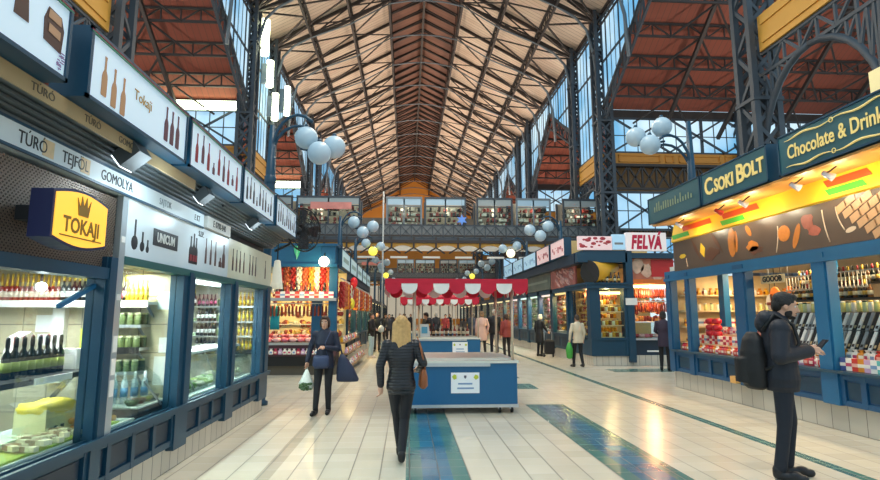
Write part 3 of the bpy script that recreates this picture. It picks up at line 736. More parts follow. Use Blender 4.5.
for z, s in ((1.5, 'upper'), (1.26, 'middle'), (1.02, 'lower')):
    shelf('jar_shelf', s+' green jar shelf on the tiled partition behind the UNICUM window', -3.26, -2.76, 5.86, 6.08, z, STEEL, BLACK if s == 'middle' else None)
    row(gj, 6, (-3.22, 5.92, z), (.08,0,0), '# pale green jar from the left on the %s jar shelf' % s, 'jars on the %s shelf' % s); row(gj2, 6, (-3.2, 6.02, z), (.08,0,0), '# dark green jar from the left at the back of the %s jar shelf' % s, 'back jars on the %s shelf' % s)
water = Rep(bottle('water_bottle', '#c3d3da', '#5f8fb8', '#e9eef2', .034, .3, .25))
row(water, 7, (-3.1, 5.5, .735), (.075,.05,0), '# water bottle from the left in the counter behind the UNICUM window', 'water bottles')
def notice(x0, x1, y, z0, z1, label, c='#eef0ea'):
    o = MB().box(x0, x1, y-.004, y, z0, z1).build('paper_notice', mat('paper_'+c, c, .7), None); tag(o, label, 'notice')
notice(-2.66, -2.55, 6.078, 1.2, 1.36, 'white paper notice taped on the tiled partition, upper'); notice(-2.7, -2.52, 6.078, .86, 1.16, 'large printed sheet taped on the tiled partition, lower'); notice(-2.7, -2.56, 6.078, 1.66, 1.85, 'blue-white sheet beside the yellow bottles', '#cfdfe4')
notice(-3.95, -3.75, 6.078, 1.42, 1.6, 'white sheet on the tiles below the rosé bottles'); notice(-3.92, -3.62, 6.078, 1.28, 1.4, 'long white sheet on the tiles below the small sheet')
o = MB().box(-3.74, -3.62, 6.0, 6.078, .9, 1.72).build('white_board', WHITE, None); tag(o, 'tall white board standing against the tiled partition', 'board')
# first counter: bottles on top, cheese below
ct = thing('chilled_counter', 'black-edged chilled cheese counter inside the first left window', 'counter', (-3.0, 3.9, .3))
MB().box(-2.52, -3.3, 2.6, 5.36, .3, .62).build('counter_base', DARK, ct)
MB().box(-2.52, -3.3, 2.6, 5.36, .62, .655).build('display_deck', mat('deck_white', '#cdd6d4', .3), ct)
MB().box(-2.8, -3.25, 2.6, 5.36, 1.08, 1.12).build('glass_top', BLACK, ct)
MB().box(-2.785, -2.8, 4.35, 4.8, 1.075, 1.125).build('price_strip', WHITE, ct)
mb = MB(); mb.loft([[Vector((x_, 2.6, z)), Vector((x_, 5.36, z)), Vector((x_-.006, 5.36, z)), Vector((x_-.006, 2.6, z))] for x_, z in ((-2.53,.66),(-2.6,.85),(-2.7,1.0),(-2.8,1.08))], False); mb.build('curved_glass', glass('counter_glass', '#f2f8f6', .25), ct)
mb = MB(); mb.bar((-3.2,4.9,.66), (-2.85,4.9,1.08), .03); mb.bar((-3.2,3.4,.66), (-2.85,3.4,1.08), .03); mb.build('support', DARK, ct)
gl = Rep(bottle('wine_bottle', '#161c12', '#94a23c', '#1a1a1a', .034, .31, .38))
row(gl, 8, (-2.98, 4.3, 1.12), (.0,.09,0), '# green-labelled wine bottle from the near end on the cheese counter', 'green labelled bottles')
gl2 = Rep(bottle('wine_bottle', '#2a1414', '#cfd06a', '#8a1f2a', .034, .31, .38))
row(gl2, 5, (-3.13, 4.6, 1.12), (.0,.1,0), '# red-capped wine bottle in the back row on the cheese counter', 'red capped bottles')
o = MB().box(-2.95, -3.12, 5.12, 5.22, 1.12, 1.3).build('white_carton', WHITE, None); tag(o, 'small white carton at the end of the bottle row on the cheese counter', 'box')
t = thing('paper_bag', 'white folded paper bag behind the green-labelled bottles', 'bag', (-3.25, 4.9, 1.12))
MB().prism([(-.25,0),(.2,0),(.2,.16),(-.02,.34),(-.14,.3)], (-3.3,4.9,1.12), (0,1,0), (0,0,1), (.1,0,0)).build('bag_body', OFFW, t)
t = thing('gift_bag', 'yellow-green bag hanging below the dark bottles', 'bag', (-3.42, 5.9, 1.3)); MB().prism([(-.08,0),(.07,.0),(.085,.2),(-.085,.2)], (-3.3,5.9,1.26), (1,0,0), (0,0,1), (0,.03,0)).build('bag_body', mat('bag_lime', '#c3cf4c', .6), t); MB().tube([(-3.37,5.91,1.46),(-3.3,5.91,1.56),(-3.23,5.91,1.46)], .006).build('bag_handle', GREY, t)
CHE = mat('cheese_yellow', '#e3cf62', .5, var=.1, vscale=20)
t = thing('cheese_box', 'large yellow cheese block with a crinkled yellow paper top in the counter', 'cheese', (-2.9, 4.2, .655))
MB().box(-2.78, -3.02, 4.5, 4.9, .655, .87).build('cheese_block', mat('cheese_pale', '#e6dcae', .5, var=.05), t)
mb = MB(); sq = lambda v: math.copysign(abs(v)**.45, v)
mb.loft([[Vector((-2.9+.125*sq(math.cos(a))*q+R.uniform(-.012,.012), 4.7+.205*sq(math.sin(a))*q+R.uniform(-.012,.012), z+R.uniform(-.015,.015))) for a in [k*PI/12 for k in range(24)]] for q, z in ((1.,.83),(1.08,.87),(1.0,.9),(.6,.91))]); mb.build('paper_top', mat('paper_yellow', '#f0d23c', .6, var=.1, vscale=15), t)
for k in range(3): MB().box(-2.775, -2.78, 4.53+.08*k, 4.57+.08*k, .69+.01*(k % 2), .73).build('black_mark', BLACK, t)
t = thing('cheese_round', 'round yellow cheese wheel behind the cheese block', 'cheese', (-3.0, 5.12, .655)); MB().lathe([(.15,0),(.165,.02),(.165,.13),(.15,.15)], (-3.0,5.12,.66), 20).build('cheese_body', CHE, t); MB().lathe([(.06,0),(.05,.008)], (-3.0,5.12,.81), 14).build('cheese_label', WHITE, t)
nug = MB().ball((0,0,.028), .03, 8, 1.1, .9, .9).build('cheese_nugget', mat('nugget_orange', '#dfa04a', .5, var=.1), None, False); tag(nug, '', 'cheese'); nug = Rep(nug)
for i in range(34): nug((-2.7+R.uniform(-.08,.08), 4.98+R.uniform(-.2,.26), .655+.03*R.choice((0,0,1,1.8))), R.uniform(0,3), 'small orange smoked cheese piece heaped beside the cheese block', 'heap of orange cheese pieces')
stick = thing('cheese_stick', '', 'cheese'); MB().box(-.02,.02,-.11,.11,0,.035).build('stick_body', mat('stick_cream', '#ece3bd', .5), stick, False); MB().box(-.0205,.0205,-.04,.04,-.0,.036).build('wrapper', mat('wrap_brown', '#9a7b52', .5), stick, False); stick = Rep(stick)
for i in range(14): stick((-2.62-.1*(i % 2), 4.02+.1*(i//2)+R.uniform(-.01,.01), .675+.01*(i % 3)), PI/2+R.uniform(-.3,.3)-.35, '# wrapped cheese stick from the near end laid on the green mat'.replace('#', ORD[i]), 'wrapped cheese sticks')
o = MB().box(-2.55, -2.85, 3.4, 5.15, .655, .668).build('green_mat', mat('mat_lime', '#c9d94f', .6, var=.15, vscale=15), None); tag(o, 'bright yellow-green paper mat under the cheeses', 'mat')
pk = Rep(carton('cheese_pack', 'cheese', '#cfe3c2', '#6fae6a', .1, .16, .05))
row(pk, 8, (-2.98, 3.5, .655), (0,.12,0), '# green and white cheese pack from the near end at the back of the counter', 'green cheese packs')
row(pk, 7, (-2.83, 3.45, .67), (0.0,.12,0), '# green and white cheese pack from the near end at the front of the counter', 'front green cheese packs')
lampb = thing('led_bulb', 'bright white bulb at the top of the first left window', 'lamp', (-2.62, 4.05, 1.82)); MB().ball((-2.62,4.05,1.8), .035, 10).build('bulb', mat('bulb_glow', '#ffffff', .3, emit='#f4fbff', es=14), lampb); MB().tube([(-2.62,4.05,1.83),(-2.62,4.05,2.1)], .008).build('bulb_cord', BLACK, lampb)
o = MB().bar((-2.46,4.0,1.66),(-2.46,4.5,1.86),.03).build('diagonal_brace', BLUEL, None); tag(o, 'pale blue diagonal brace across the top of the first left window', 'brace')
o = MB().bar((-2.5,5.45,.98),(-2.5,5.85,.7),.015).build('glass_clip_rail', STEEL, None); tag(o, 'thin steel rail behind the UNICUM window', 'rail')
ct2 = thing('chilled_counter', 'glass-fronted counter behind the UNICUM window', 'counter', (-2.9, 5.5, .3))
MB().box(-2.52, -3.2, 5.42, 6.06, .3, .72).build('counter_base', DARK, ct2); MB().box(-2.52, -3.2, 5.42, 6.06, .72, .735).build('display_deck', MATS['deck_white'], ct2)
mb = MB(); mb.loft([[Vector((x_, 5.42, z)), Vector((x_, 6.06, z)), Vector((x_-.006, 6.06, z)), Vector((x_-.006, 5.42, z))] for x_, z in ((-2.53,.74),(-2.62,.95),(-2.78,1.08),(-2.95,1.12))], False); mb.build('curved_glass', MATS['counter_glass'], ct2)
for k in range(4):
    o = MB().lathe([(.04,0),(.062,.03),(.066,.05)], (-2.64, 5.54+.14*k, .735), 12).build('salad_bowl', mat('bowl_'+'abcd'[k], ('#3f5a3c','#7a4a38','#a8a24a','#53604a')[k], .4, var=.3, vscale=30), None); tag(o, ORD[k]+' bowl of antipasti from the near end behind the UNICUM window', 'bowl', 'antipasti bowls')
# windows 3 and 4: shelves on the end wall, green counter
for z, s in ((1.95-.2,'top'), (1.5,'upper'), (1.26,'middle'), (1.02,'lower')):
    shelf('wall_shelf', s+' steel shelf of groceries at the far end of the left stall', -3.9, -2.52, 9.3, 9.55, z, STEEL, BLACK if s == 'lower' else None)
    reps = ((pk,'green and white pack'), (darkb,'dark gold-capped bottle'), (gj,'pale green jar'), (yelb,'thin yellow bottle')) if s != 'top' else ((darkb,'dark gold-capped bottle'), (pinkl,'pink-labelled bottle'), (gj2,'dark green jar'), (yelb,'thin yellow bottle'))
    for q, (rp_, wd) in enumerate(reps):
        row(rp_, 5, (-3.84+.34*q, 9.4, z), (.066,0,0), '# %s on the %s grocery shelf, far end of left stall' % (wd, s), 'groceries on the %s far shelf' % s)
ct3 = thing('chilled_counter', 'curved glass salad counter behind the far left windows', 'counter', (-2.9, 7.8, .3))
MB().box(-2.52, -3.2, 6.3, 9.3, .3, .66).build('counter_base', mat('counter_white', '#cfd8d2', .4), ct3); MB().box(-2.75, -3.25, 6.3, 9.3, 1.1, 1.13).build('glass_top', WHITE, ct3)
mb = MB(); mb.loft([[Vector((x_, 6.3, z)), Vector((x_, 9.3, z)), Vector((x_-.006, 9.3, z)), Vector((x_-.006, 6.3, z))] for x_, z in ((-2.53,.67),(-2.58,.85),(-2.66,1.02),(-2.76,1.1))], False); mb.build('curved_glass', MATS['counter_glass'], ct3)
mb = MB()
for y in (6.9, 7.7, 8.5): mb.bar((-2.56,y,.68), (-2.76,y,1.1), .02)
mb.build('rib', STEEL, ct3)
TR_C = []
for k in range(10):
    t = thing('food_tray', ORD[k]+' tray of salad from the near end in the far left counter', 'tray', (-2.8, 6.5+.28*k, .66), 'salad trays')
    MB().box(-2.62, -3.0, 6.38+.28*k, 6.62+.28*k, .66, .69).build('tray_pan', STEEL, t)
    mb = MB()
    for q in range(26): mb.ball((-2.8+R.uniform(-.15,.15), 6.5+.28*k+R.uniform(-.1,.1), .7+R.uniform(0,.05)), R.uniform(.02,.04), 6, 1.3, 1, .7)
    f_ = mb.build('salad_heap', mat('salad_%d' % (k % 4), ('#a9c46c','#d8e2c6','#6f9a4a','#e6e3cf')[k % 4], .5, var=.2, vscale=30), t); f_['kind'] = 'stuff'
bkt = thing('fluorescent_tube', 'white strip lamp on the ceiling of the far left windows', 'lamp', (-3.0, 7.4, 2.06)); MB().box(-2.95, -3.05, 6.5, 8.9, 2.05, 2.09).build('tube_light', mat('tube_glow', '#ffffff', .3, emit='#f2fbff', es=5), bkt)
bk2 = thing('fluorescent_tube', 'white strip lamp on the ceiling of the first left shop', 'lamp', (-3.6, 4.4, 2.06)); MB().box(-3.55, -3.65, 3.2, 5.6, 2.05, 2.09).build('tube_light', MATS['tube_glow'], bk2)
for i, z in enumerate((.95, 1.12, 1.3, 1.72, 2.2)):
    o = MB().box(LX+.03, LX+.034, 4.585, 4.645, z, z+(.13 if i < 3 else .05)).build('sticker', WHITE, None); tag(o, '%s white sticker from the bottom on the pale strip beside the UNICUM window' % ORD[i], 'sticker', 'stickers on the strip')
# ------------------------------------------------------------------ chocolate stall on the right
RX = 6.0
cs = thing('market_stall', 'blue chocolate stall with a dark cocoa banner and yellow fascia on the right', 'stall', (7.4, 9, 0))
ya, yb = 4.6, 12.2
CB = mat('stall_blue', '#185078', .38, var=.1, vscale=4)
MB().box(RX+.07, 9.6, ya, yb, 0, .38).build('plinth', tile_mat('plinth_tiles_grey', '#c4beb0', '#6a665d', .3, 1.0), cs)
o_ = MB(); o_.box(RX+.03, RX+.1, ya, yb, .38, .8)
for z0, z1 in ((.37,.44),(.72,.8)): o_.box(RX, RX+.05, ya, yb, z0, z1)
spl = [4.6, 5.15, 5.7, 6.35, 6.95, 7.3, 7.65, 8.4, 9.15, 9.6, 10.1, 10.6, 11.1, 11.9, 12.17]
for y in spl: o_.box(RX-.003, RX+.05, y-.045, y+.045, .38, .78)
o_.build('base_panel', CB, cs)
mb = MB()
for i in range(len(spl)-1): mb.box(RX+.018, RX+.04, spl[i]+.07, spl[i+1]-.07, .47, .69)
mb.build_each('recessed_panel', BLUED, cs)
mb = MB(); mb.box(RX-.08, RX+.3, ya, 9.2, .8, .84); mb.box(RX-.08, RX+.3, 9.6, 12.0, .8, .84); mb.build('counter_ledge', mat('ledge_dark', '#2c4a5c', .35), cs)
for a, b in ((5.55,5.75),(7.34,7.64),(9.22,9.58),(11.14,11.32),(11.95,12.18)):
    mb = MB(); mb.box(RX-.03, RX+.12, a, b, .36, 2.56); mb.box(RX-.055, RX, a+.03, b-.03, .84, 2.5); mb.build('post', BLUEL if a < 9 else CB, cs)
mb = MB(); mb.box(RX-.04, RX+.12, ya, yb, 2.42, 2.58); mb.box(RX-.07, RX, ya, yb, 2.36, 2.42); mb.build('lintel', BLUEL, cs)
MB().box(RX+.05, RX+.09, ya, yb, 2.38, 2.42).build('light_strip', mat('strip_glow', '#fff6e0', .3, emit='#fff2d8', es=1.2), cs)
MB().box(9.4, 9.6, ya, yb, .38, 3.3).build('back_wall', mat('choc_wall', '#9c8f7a', .6, var=.15), cs)
MB().box(RX+.1, 9.4, 12.08, 12.18, .38, 2.5).build('end_wall', mat('end_cream', '#e0c795', .6, var=.1), cs)
MB().box(RX+.1, 9.4, ya, yb, 2.58, 2.7).build('inner_ceiling', OFFW, cs)
MB().box(RX+.1, 9.4, ya, yb, .38, .42).build('inner_floor', DARK, cs)
MB().box(RX+.0, 9.6, ya, 11.7, 2.7, 3.62).build('upper_body', NAVY, cs)
MB().box(RX-.045, RX+.01, ya, 11.7, 2.56, 3.23).build('cocoa_banner', mat('banner_brown', '#5b4b3f', .35, var=.25, vscale=2), cs)
bx = RX-.046
def blob2(mb, y, z, ry, rz, n=14, wob=0., tilt=0.):
    pts = []
    for k in range(n):
        t = 2*PI*k/n; a = ry*math.cos(t)*(1+R.uniform(-wob, wob)); b = rz*math.sin(t)*(1+R.uniform(-wob, wob))
        pts.append((a*math.cos(tilt)-b*math.sin(tilt), a*math.sin(tilt)+b*math.cos(tilt)))
    mb.prism(pts, (bx, y, z), (0,-1,0), (0,0,1), (-.004,0,0))
POD = mat('print_orange', '#cf7d2a', .4, var=.25, vscale=12); CHOC = mat('print_chocolate', '#5f3d2b', .4, var=.3, vscale=10); BEIGE = mat('print_beige', '#c69c74', .4, var=.15, vscale=10); YEL = mat('print_yellow', '#e8bf2e', .4)
mb = MB(); blob2(mb, 9.5, 2.92, .12, .27); blob2(mb, 9.38, 2.92, .05, .2); blob2(mb, 8.12, 2.88, .14, .13); blob2(mb, 7.85, 2.8, .06, .2, tilt=-.4); blob2(mb, 8.9, 2.78, .17, .09, wob=.2); blob2(mb, 9.0, 3.06, .05, .12, tilt=.6); mb.build_each('printed_cocoa_pod', POD, cs)
mb = MB(); blob2(mb, 10.5, 2.9, .1, .16, 4, 0, .3); blob2(mb, 11.3, 2.86, .14, .05, 6); mb.build_each('printed_yellow_box', YEL, cs)
mb = MB(); blob2(mb, 10.2, 2.78, .28, .12, 12, .25, .2); blob2(mb, 10.75, 2.95, .05, .28, 4, 0, .6); blob2(mb, 10.0, 3.0, .05, .3, 4, 0, .7); blob2(mb, 8.85, 2.7, .2, .07, wob=.3); mb.build_each('printed_chocolate', CHOC, cs)
mb = MB()
for i in range(4):
    for j in range(6):
        u, v = i*.2, j*.2; y = 6.95-(u*.75+v*.55); z = 3.12-(v*.42-u*.35)*1.0-.05
        if 2.62 < z < 3.18: mb.prism([(-.065,-.09),(.1,-.01),(.065,.09),(-.1,.01)], (bx, y, z), (0,-1,0), (0,0,1), (-.006,0,0))
mb.build('printed_chocolate_bar', BEIGE, cs)
mb = MB()
for y, z0, z1, c in ((7.3,2.62,3.1,.12),(8.25,2.6,3.02,-.1),(7.05,2.75,3.1,.15),(11.15,2.62,2.8,.05)):
    mb.tube([(bx, y-c*t*t*.8, z1+(z0-z1)*t) for t in [k/8 for k in range(9)]], .009, 5)
blob2(mb, 6.83, 2.74, .09, .035, tilt=.2)
mb.build_each('printed_swirl', mat('print_pale', '#d9c3a8', .4), cs)
mb = MB(); blob2(mb, 7.6, 2.98, .12, .13, wob=.2); blob2(mb, 7.48, 2.82, .12, .08, wob=.2); mb.build_each('printed_rose', mat('print_rose', '#b0604c', .4, var=.3, vscale=15), cs)
# yellow fascia with tricolour streaks
mb = MB(); mb.prism([(RX-.09,3.22),(RX-.05,3.2),(RX+.04,3.58),(RX,3.6)], (0,ya,0), (1,0,0), (0,0,1), (0,11.7-ya,0)); mb.build('yellow_fascia', mat('fascia_yellow', '#f2c12e', .45, var=.06, vscale=1.5), cs)
FE = 11.3
def streak(m, name, y0, y1, t0, t1):
    q = MB(); f_ = lambda t: (RX-.094+.09*t, 3.22+.38*t)
    a, b = f_(t0), f_(t1); q.prism([(y0-.1,0),(y1,0),(y1+.1,1),(y0,1)], (a[0], 0, a[1]), (0,1,0), (b[0]-a[0], 0, b[1]-a[1]), (-.004,0,.001)); q.build(name, m, cs)
ST1 = mat('streak_red', '#cf4a22', .45); ST2 = mat('streak_green', '#3fae34', .45)
for a, b in ((6.5,7.15),(8.75,9.7),(10.2,11.2),(4.8,5.8)): streak(ST1, 'red_streak', a, b, .45, .75)
for a, b in ((6.55,7.1),(9.1,9.7),(11.0,11.6),(4.9,5.6)): streak(ST2, 'green_streak', a, b, .12, .38)
mb = MB(); mb.prism([(RX+.02,3.56),(5.32,3.5),(5.32,3.53),(RX+.02,3.62)], (0,ya,0), (1,0,0), (0,0,1), (0,11.3-ya,0)); mb.box(5.5, RX, ya, 11.3, 3.55, 3.6); mb.build('soffit_board', mat('soffit_wood', '#c98f4a', .5, var=.15, vscale=3), cs)
# dark lit signs
SB = mat('sign_teal', '#2f5a63', .28, var=.35, vscale=1.2); GOLDT = mat('lettering_gold', '#e3c878', .4, emit='#e8cf86', es=.25)
sg = []
for i, (a, b, lab) in enumerate(((4.9,7.2,'dark teal Chocolate & Drinks sign over the chocolate stall'), (7.44,9.25,'dark teal CSOKIBOLT sign between two other dark signs'), (9.3,11.42,'dim dark green sign at the far end of the chocolate stall'))):
    t = lightbox(a, b, lab, 3.55, 4.12, 5.3, SB, BLUED, -1, .3); sg.append(t)
    for y in (a+.4, b-.4):
        MB().bar((5.5, y, 3.2), (5.5, y, 3.58), .03).build('hanger', DARK, t) if False else None
text('Chocolate & Drinks', 'lettering', .27, GOLDT, sg[0], (5.29, 6.2, 3.83), (0,-1,0), (0,0,1), .006, sx=.74, bold=.004)
mb = MB()
for z, s_ in ((4.03,1),(3.63,-1)):
    pts = [(5.288, 6.2+(k-10)*.085, z+.018*math.sin(k*.9)*s_) for k in range(21)]
    mb.tube(pts, [.003+.012*abs(math.sin(k*PI/10)) for k in range(21)], 5)
    mb.tube(arc((5.288,6.2,z), .03, 0, 2*PI, 10, (0,1,0)), .006, 5)
mb.build('scroll_ornament', GOLDT, sg[0])
text('C', 'lettering', .42, GOLDT, sg[1], (5.29, 9.0, 3.83), (0,-1,0), (0,0,1), .012, sx=.9, bold=.008)
text('SOKI', 'lettering', .31, GOLDT, sg[1], (5.29, 8.55, 3.8), (0,-1,0), (0,0,1), .012, sx=.82, bold=.008)
text('B', 'lettering', .42, GOLDT, sg[1], (5.29, 8.1, 3.83), (0,-1,0), (0,0,1), .012, sx=.9, bold=.008)
text('OLT', 'lettering', .31, GOLDT, sg[1], (5.29, 7.77, 3.83), (0,-1,0), (0,0,1), .012, sx=.85, bold=.008)
mb = MB()
for k in range(16):
    y = 11.1-.1*k; h = R.uniform(.08,.2); mb.box(5.29, 5.296, y-.02, y+.02, 3.78, 3.78+h)
mb.build('lettering_strokes', mat('lettering_dim', '#8f9a7c', .4), sg[2])
# spotlights on arms under the signs
for i, y in enumerate((5.6, 6.5, 7.1, 8.3, 9.0, 10.4)):
    t = thing('spot_lamp', ['silver spot lamp on an arm under the Drinks end of the sign', 'silver spot lamp on an arm under the middle of the Chocolate sign', 'purple-tinted spot lamp beneath the near end of the dark signs gap', 'small spot lamp under the CSOKIBOLT lettering', 'red-lensed spot lamp under the far end of CSOKIBOLT', 'spot lamp under the dim far sign'][i], 'lamp', (5.6, y, 3.4))
    MB().tube([(5.6,y,3.55),(5.45,y,3.44),(5.4,y+.05,3.42)], .012).build('lamp_arm', DARK, t)
    MB().tube([(5.4,y+.05,3.44),(5.52,y+.02,3.37)], [.03,.055], 10).build('lamp_head', mat('lamp_'+'abc'[i % 3] if i != 4 else 'lamp_red', '#d8d3da' if i != 4 else '#a83228', .3, .4), t)
    light('POINT', 'spot', (5.6, y, 3.3), 11, '#fff0cc', .05)
# hanging inner sign GOOOB
t = thing('hanging_sign', 'small cream hanging board lettered GOOOB under the chocolate lintel', 'sign', (6.25, 8.95, 2.2)); MB().box(6.24, 6.26, 8.6, 9.2, 2.14, 2.28).build('board', CREAM, t); text('GOOOB', 'lettering', .13, INK, t, (6.235, 8.9, 2.21), (0,-1,0), (0,0,1), .004, bold=.006)
MB().bar((6.25,8.7,2.28),(6.25,8.7,2.42),.008).build('hanger', DARK, t)
# inside posts and cut-outs
for y in (8.9, 11.2): o = MB().box(7.3 if y < 10 else 6.75, 7.45 if y < 10 else 6.88, y, y+.2, .42, 2.58).build('inner_post', BLUEL, None); tag(o, 'inner light blue post %s inside the chocolate stall' % ('behind the standing man' if y < 9 else 'behind the candy window'), 'post')
# tiers of goods
def tier(name, label, x0, x1, y0, y1, z, m=WHITE):
    return shelf(name, label, x0, x1, y0, y1, z, m, None, 'shelf', False)
def bar_proto(c, s):
    t = thing('chocolate_bar', '', 'chocolate'); MB().loft([[Vector((x_+z*.25,y_-z*.3,z)) for x_, y_ in ((-.008,-.028),(.008,-.028),(.008,.028),(-.008,.028))] for z in (0,.25)], False).build('wrapper', mat('bar_'+c, c, .4), t, False)
    MB().loft([[Vector((x_+z*.25,y_-z*.3,z)) for x_, y_ in ((-.0095,-.02),(.0095,-.02),(.0095,.02),(-.0095,.02))] for z in (.03,.07)], False).build('bar_label', mat('barl_'+s, s, .4), t, False); return t
bars = [Rep(bar_proto(c, s)) for c, s in (('#1d1a1c','#b9a27a'),('#e9e6df','#3a2a2a'),('#8d9092','#26211f'))]
lqb = [Rep(bottle('liqueur_bottle', c, l, k, .035, .27, .42)) for c, l, k in (('#2a1d16','#c8a24a','#d9b340'),('#7a4a1c','#e8dcb8','#1d1d1d'),('#1c2a20','#d2cfc0','#8a1f2a'))]
tins = [Rep(jar('cocoa_tin', c, l, .035, .16)) for c, l in (('#e3d98a','#f0eddc'),('#ccd6a0','#2c3a2a'),('#e8e2d0','#c9a23a'))]
cols = [('#cf3a30','#e6a898'),('#e8a92a','#7a2f1c'),('#f0e8da','#c24a6a'),('#69b7b0','#f2f0e8'),('#c9a3c4','#e9e2da'),('#e9e5dc','#7c9cc0'),('#d98a2a','#f3ead2'),('#b82f4c','#f0d9c0'),('#3f4f8a','#d9d4c8')]
gift = [Rep(carton('chocolate_box', 'box', a, b, .05, .13, .17)) for a, b in cols]
pouch = []
for a, b in cols:
    t = thing('candy_bag', '', 'bag'); MB().loft([[Vector((x_*w_, y_*w_, z)) for x_, y_ in ((-.03,-.05),(.03,-.05),(.03,.05),(-.03,.05))] for w_, z in ((.9,0),(1.1,.05),(.9,.1),(.35,.115),(.7,.15))], False).build('bag_body', mat('bag_'+a, a, .35), t, False); MB().box(-.036,.036,-.03,.03,.03,.075).build('bag_label', mat('baglab_'+b, b, .5), t, False); pouch.append(Rep(t))

nr = lambda i: ORD[i]
for k, (z, x0) in enumerate(((1.12,6.34),(1.38,6.46))):
    w_ = ('lower','upper')[k]
    tier('display_tier', w_+' stepped tier of black and white chocolate bars', x0-.1, x0+.14, 6.3, 9.15, z, DARK)
    for i in range(29):
        y = 9.1-.073*i; bars[i % 2 if i % 5 else 2]((x0-.04, y, z+.005), R.uniform(-.1,.1), '%s chocolate bar from the far end on the %s tier' % (nr(i), w_), 'chocolate bars on the %s tier' % w_)
tier('display_tier', 'tier of pale tins above the chocolate bars', 6.55, 6.75, 6.6, 9.15, 1.64, DARK)
for i in range(20): tins[i % 3]((6.63, 9.1-.1*i, 1.645), 0, '%s pale tin from the far end above the chocolate bars' % nr(i), 'tins above the bars')
for k, (z, x0) in enumerate(((2.1,7.0),(1.86,6.85))):
    w_ = ('high','second')[k]
    tier('wall_shelf', w_+' dark shelf of liqueur bottles in the chocolate stall', x0-.1, x0+.15, 6.8, 9.3, z, DARK)
    for i in range(19): lqb[(i+k) % 3]((x0, 9.25-.09*i, z), 0, '%s liqueur bottle from the far end on the %s dark shelf' % (nr(i), w_), 'liqueur bottles on the %s shelf' % w_)
for i in range(8): gift[(8,2,0,6,4,5,3,5)[i % 8]]((6.06, 7.27-.1*i, .845), .25, '%s souvenir chocolate box from the far end leaning on the ledge' % nr(i), 'souvenir boxes on the ledge')
tier('display_tier', 'cream tier of candy bags behind the ledge boxes', 6.17, 6.3, 6.2, 9.15, .97, CREAM)
for i in range(25): pouch[(1,1,5,2,6,2,5,0)[i % 8]]((6.23, 9.1-.096*i, .975), R.uniform(-.3,.3), '%s candy bag from the far end on the cream tier behind the ledge' % nr(i), 'candy bags on the cream tier')
for i in range(14): pouch[(0,2,7,0,4)[i % 5]]((6.08, 7.72+.1*i, .845), R.uniform(-.3,.3), "%s red candy bag on the ledge beside the man's hands" % nr(i), 'candy bags by the man')
tier('display_tier', 'cream tier of candy in the far chocolate window', 6.3, 6.5, 9.65, 11.9, 1.0, CREAM); tier('display_tier', 'high cream tier of candy in the far chocolate window', 6.55, 6.75, 9.65, 11.9, 1.2, CREAM)
for i in range(22): pouch[(0,7,0,2,6)[i % 5]]((6.12, 9.68+.1*i, .845), R.uniform(-.3,.3), '%s red candy bag from the near end on the far window ledge' % nr(i), 'candy bags on the far ledge')
for i in range(21): gift[(2,5,0,2,7)[i % 5]]((6.4, 9.72+.1*i, 1.005), PI/2, '%s small gift box from the near end on the far cream tier' % nr(i), 'gift boxes on the far cream tier')
for i in range(21): pouch[(2,4,0,2,5)[i % 5]]((6.65, 9.72+.1*i, 1.205), R.uniform(-.3,.3), '%s candy bag from the near end on the high cream tier' % nr(i), 'candy bags on the high cream tier')
for k in range(2):
    t = thing('round_tin_stack', ('near','far')[k]+' stack of red round tins in the far chocolate window', 'tin', (6.4, 10.9+.25*k, 1.01))
    for q in range(3): MB().lathe([(.05,0),(.095,.03),(.095,.09),(.05,.12)], (6.38,10.9+.25*k,1.16+.125*q), 12).build('round_tin', mat('tin_red', '#c21f2e', .3), t)
for k, (z, w_) in enumerate(((1.0,'lowest'),(1.35,'second'),(1.7,'third'),(2.05,'top'))):
    tier('wall_shelf', w_+' warm-lit shelf on the end wall of the chocolate stall', 6.2, 9.3, 11.82, 12.07, z, CREAM)
    for i in range(21):
        rp_ = (pouch[(1,6,2,0,5)[i % 5]], gift[(1,6,5,2)[i % 4]], tins[i % 3], pouch[(6,1,1,2)[i % 4]])[k]
        rp_((6.3+.145*i, 11.92, z), PI/2 if k == 1 else 0, '%s piece from the left on the %s end-wall shelf of the chocolate stall' % (nr(i), w_), 'goods on the %s end-wall shelf' % w_)
for k, (y, z, c, w_, lab) in enumerate(((10.2,1.95,'#d8742a',.15,'orange rounded cut-out panel to the left of the man\'s head'),(9.8,1.95,'#d8742a',.15,'orange rounded cut-out panel nearest the man\'s head'),(10.35,1.85,'#e6ddcd',.12,'upper white cookie cut-out hanging in the far window'),(10.2,1.55,'#d9c9b6',.14,'lower tan cookie cut-out hanging in the far window'),(11.0,1.6,'#d79a3a',.16,'golden dome cut-out inside the far window'))):
    t = thing('cut_out_figure', lab, 'sign', (7.2,y,z)); q = MB(); n = 16
    q.prism([(w_*math.cos(2*PI*i/n), w_*1.3*math.sin(2*PI*i/n)) for i in range(n)], (7.2,y,z), (0,-1,0), (0,0,1), (-.02,0,0)); q.build('panel', mat('cut_'+c, c, .5), t)
    MB().box(7.15, 7.178, y-w_*.5, y+w_*.5, z-.06, z+.0).build('painted_band', mat('cutband', '#8a3a2a', .5), t)
    MB().bar((7.19,y,z+w_*1.3),(7.19,y,2.58),.008).build('hanger', DARK, t)
spoon = Rep(tag(MB().tube([(0,0,0),(0,0,-.2),(.0,0,-.24)], [.006,.008,.025], 6).build('hanging_spoon', mat('spoon_silver', '#c9c3b8', .3, .6), None, False), '', 'spoon'))
o = MB().bar((6.6,6.8,2.25),(6.6,9.1,2.25),.015).build('hanging_rail', STEEL, None); tag(o, 'thin rail with hanging souvenir spoons in the near right window', 'rail')
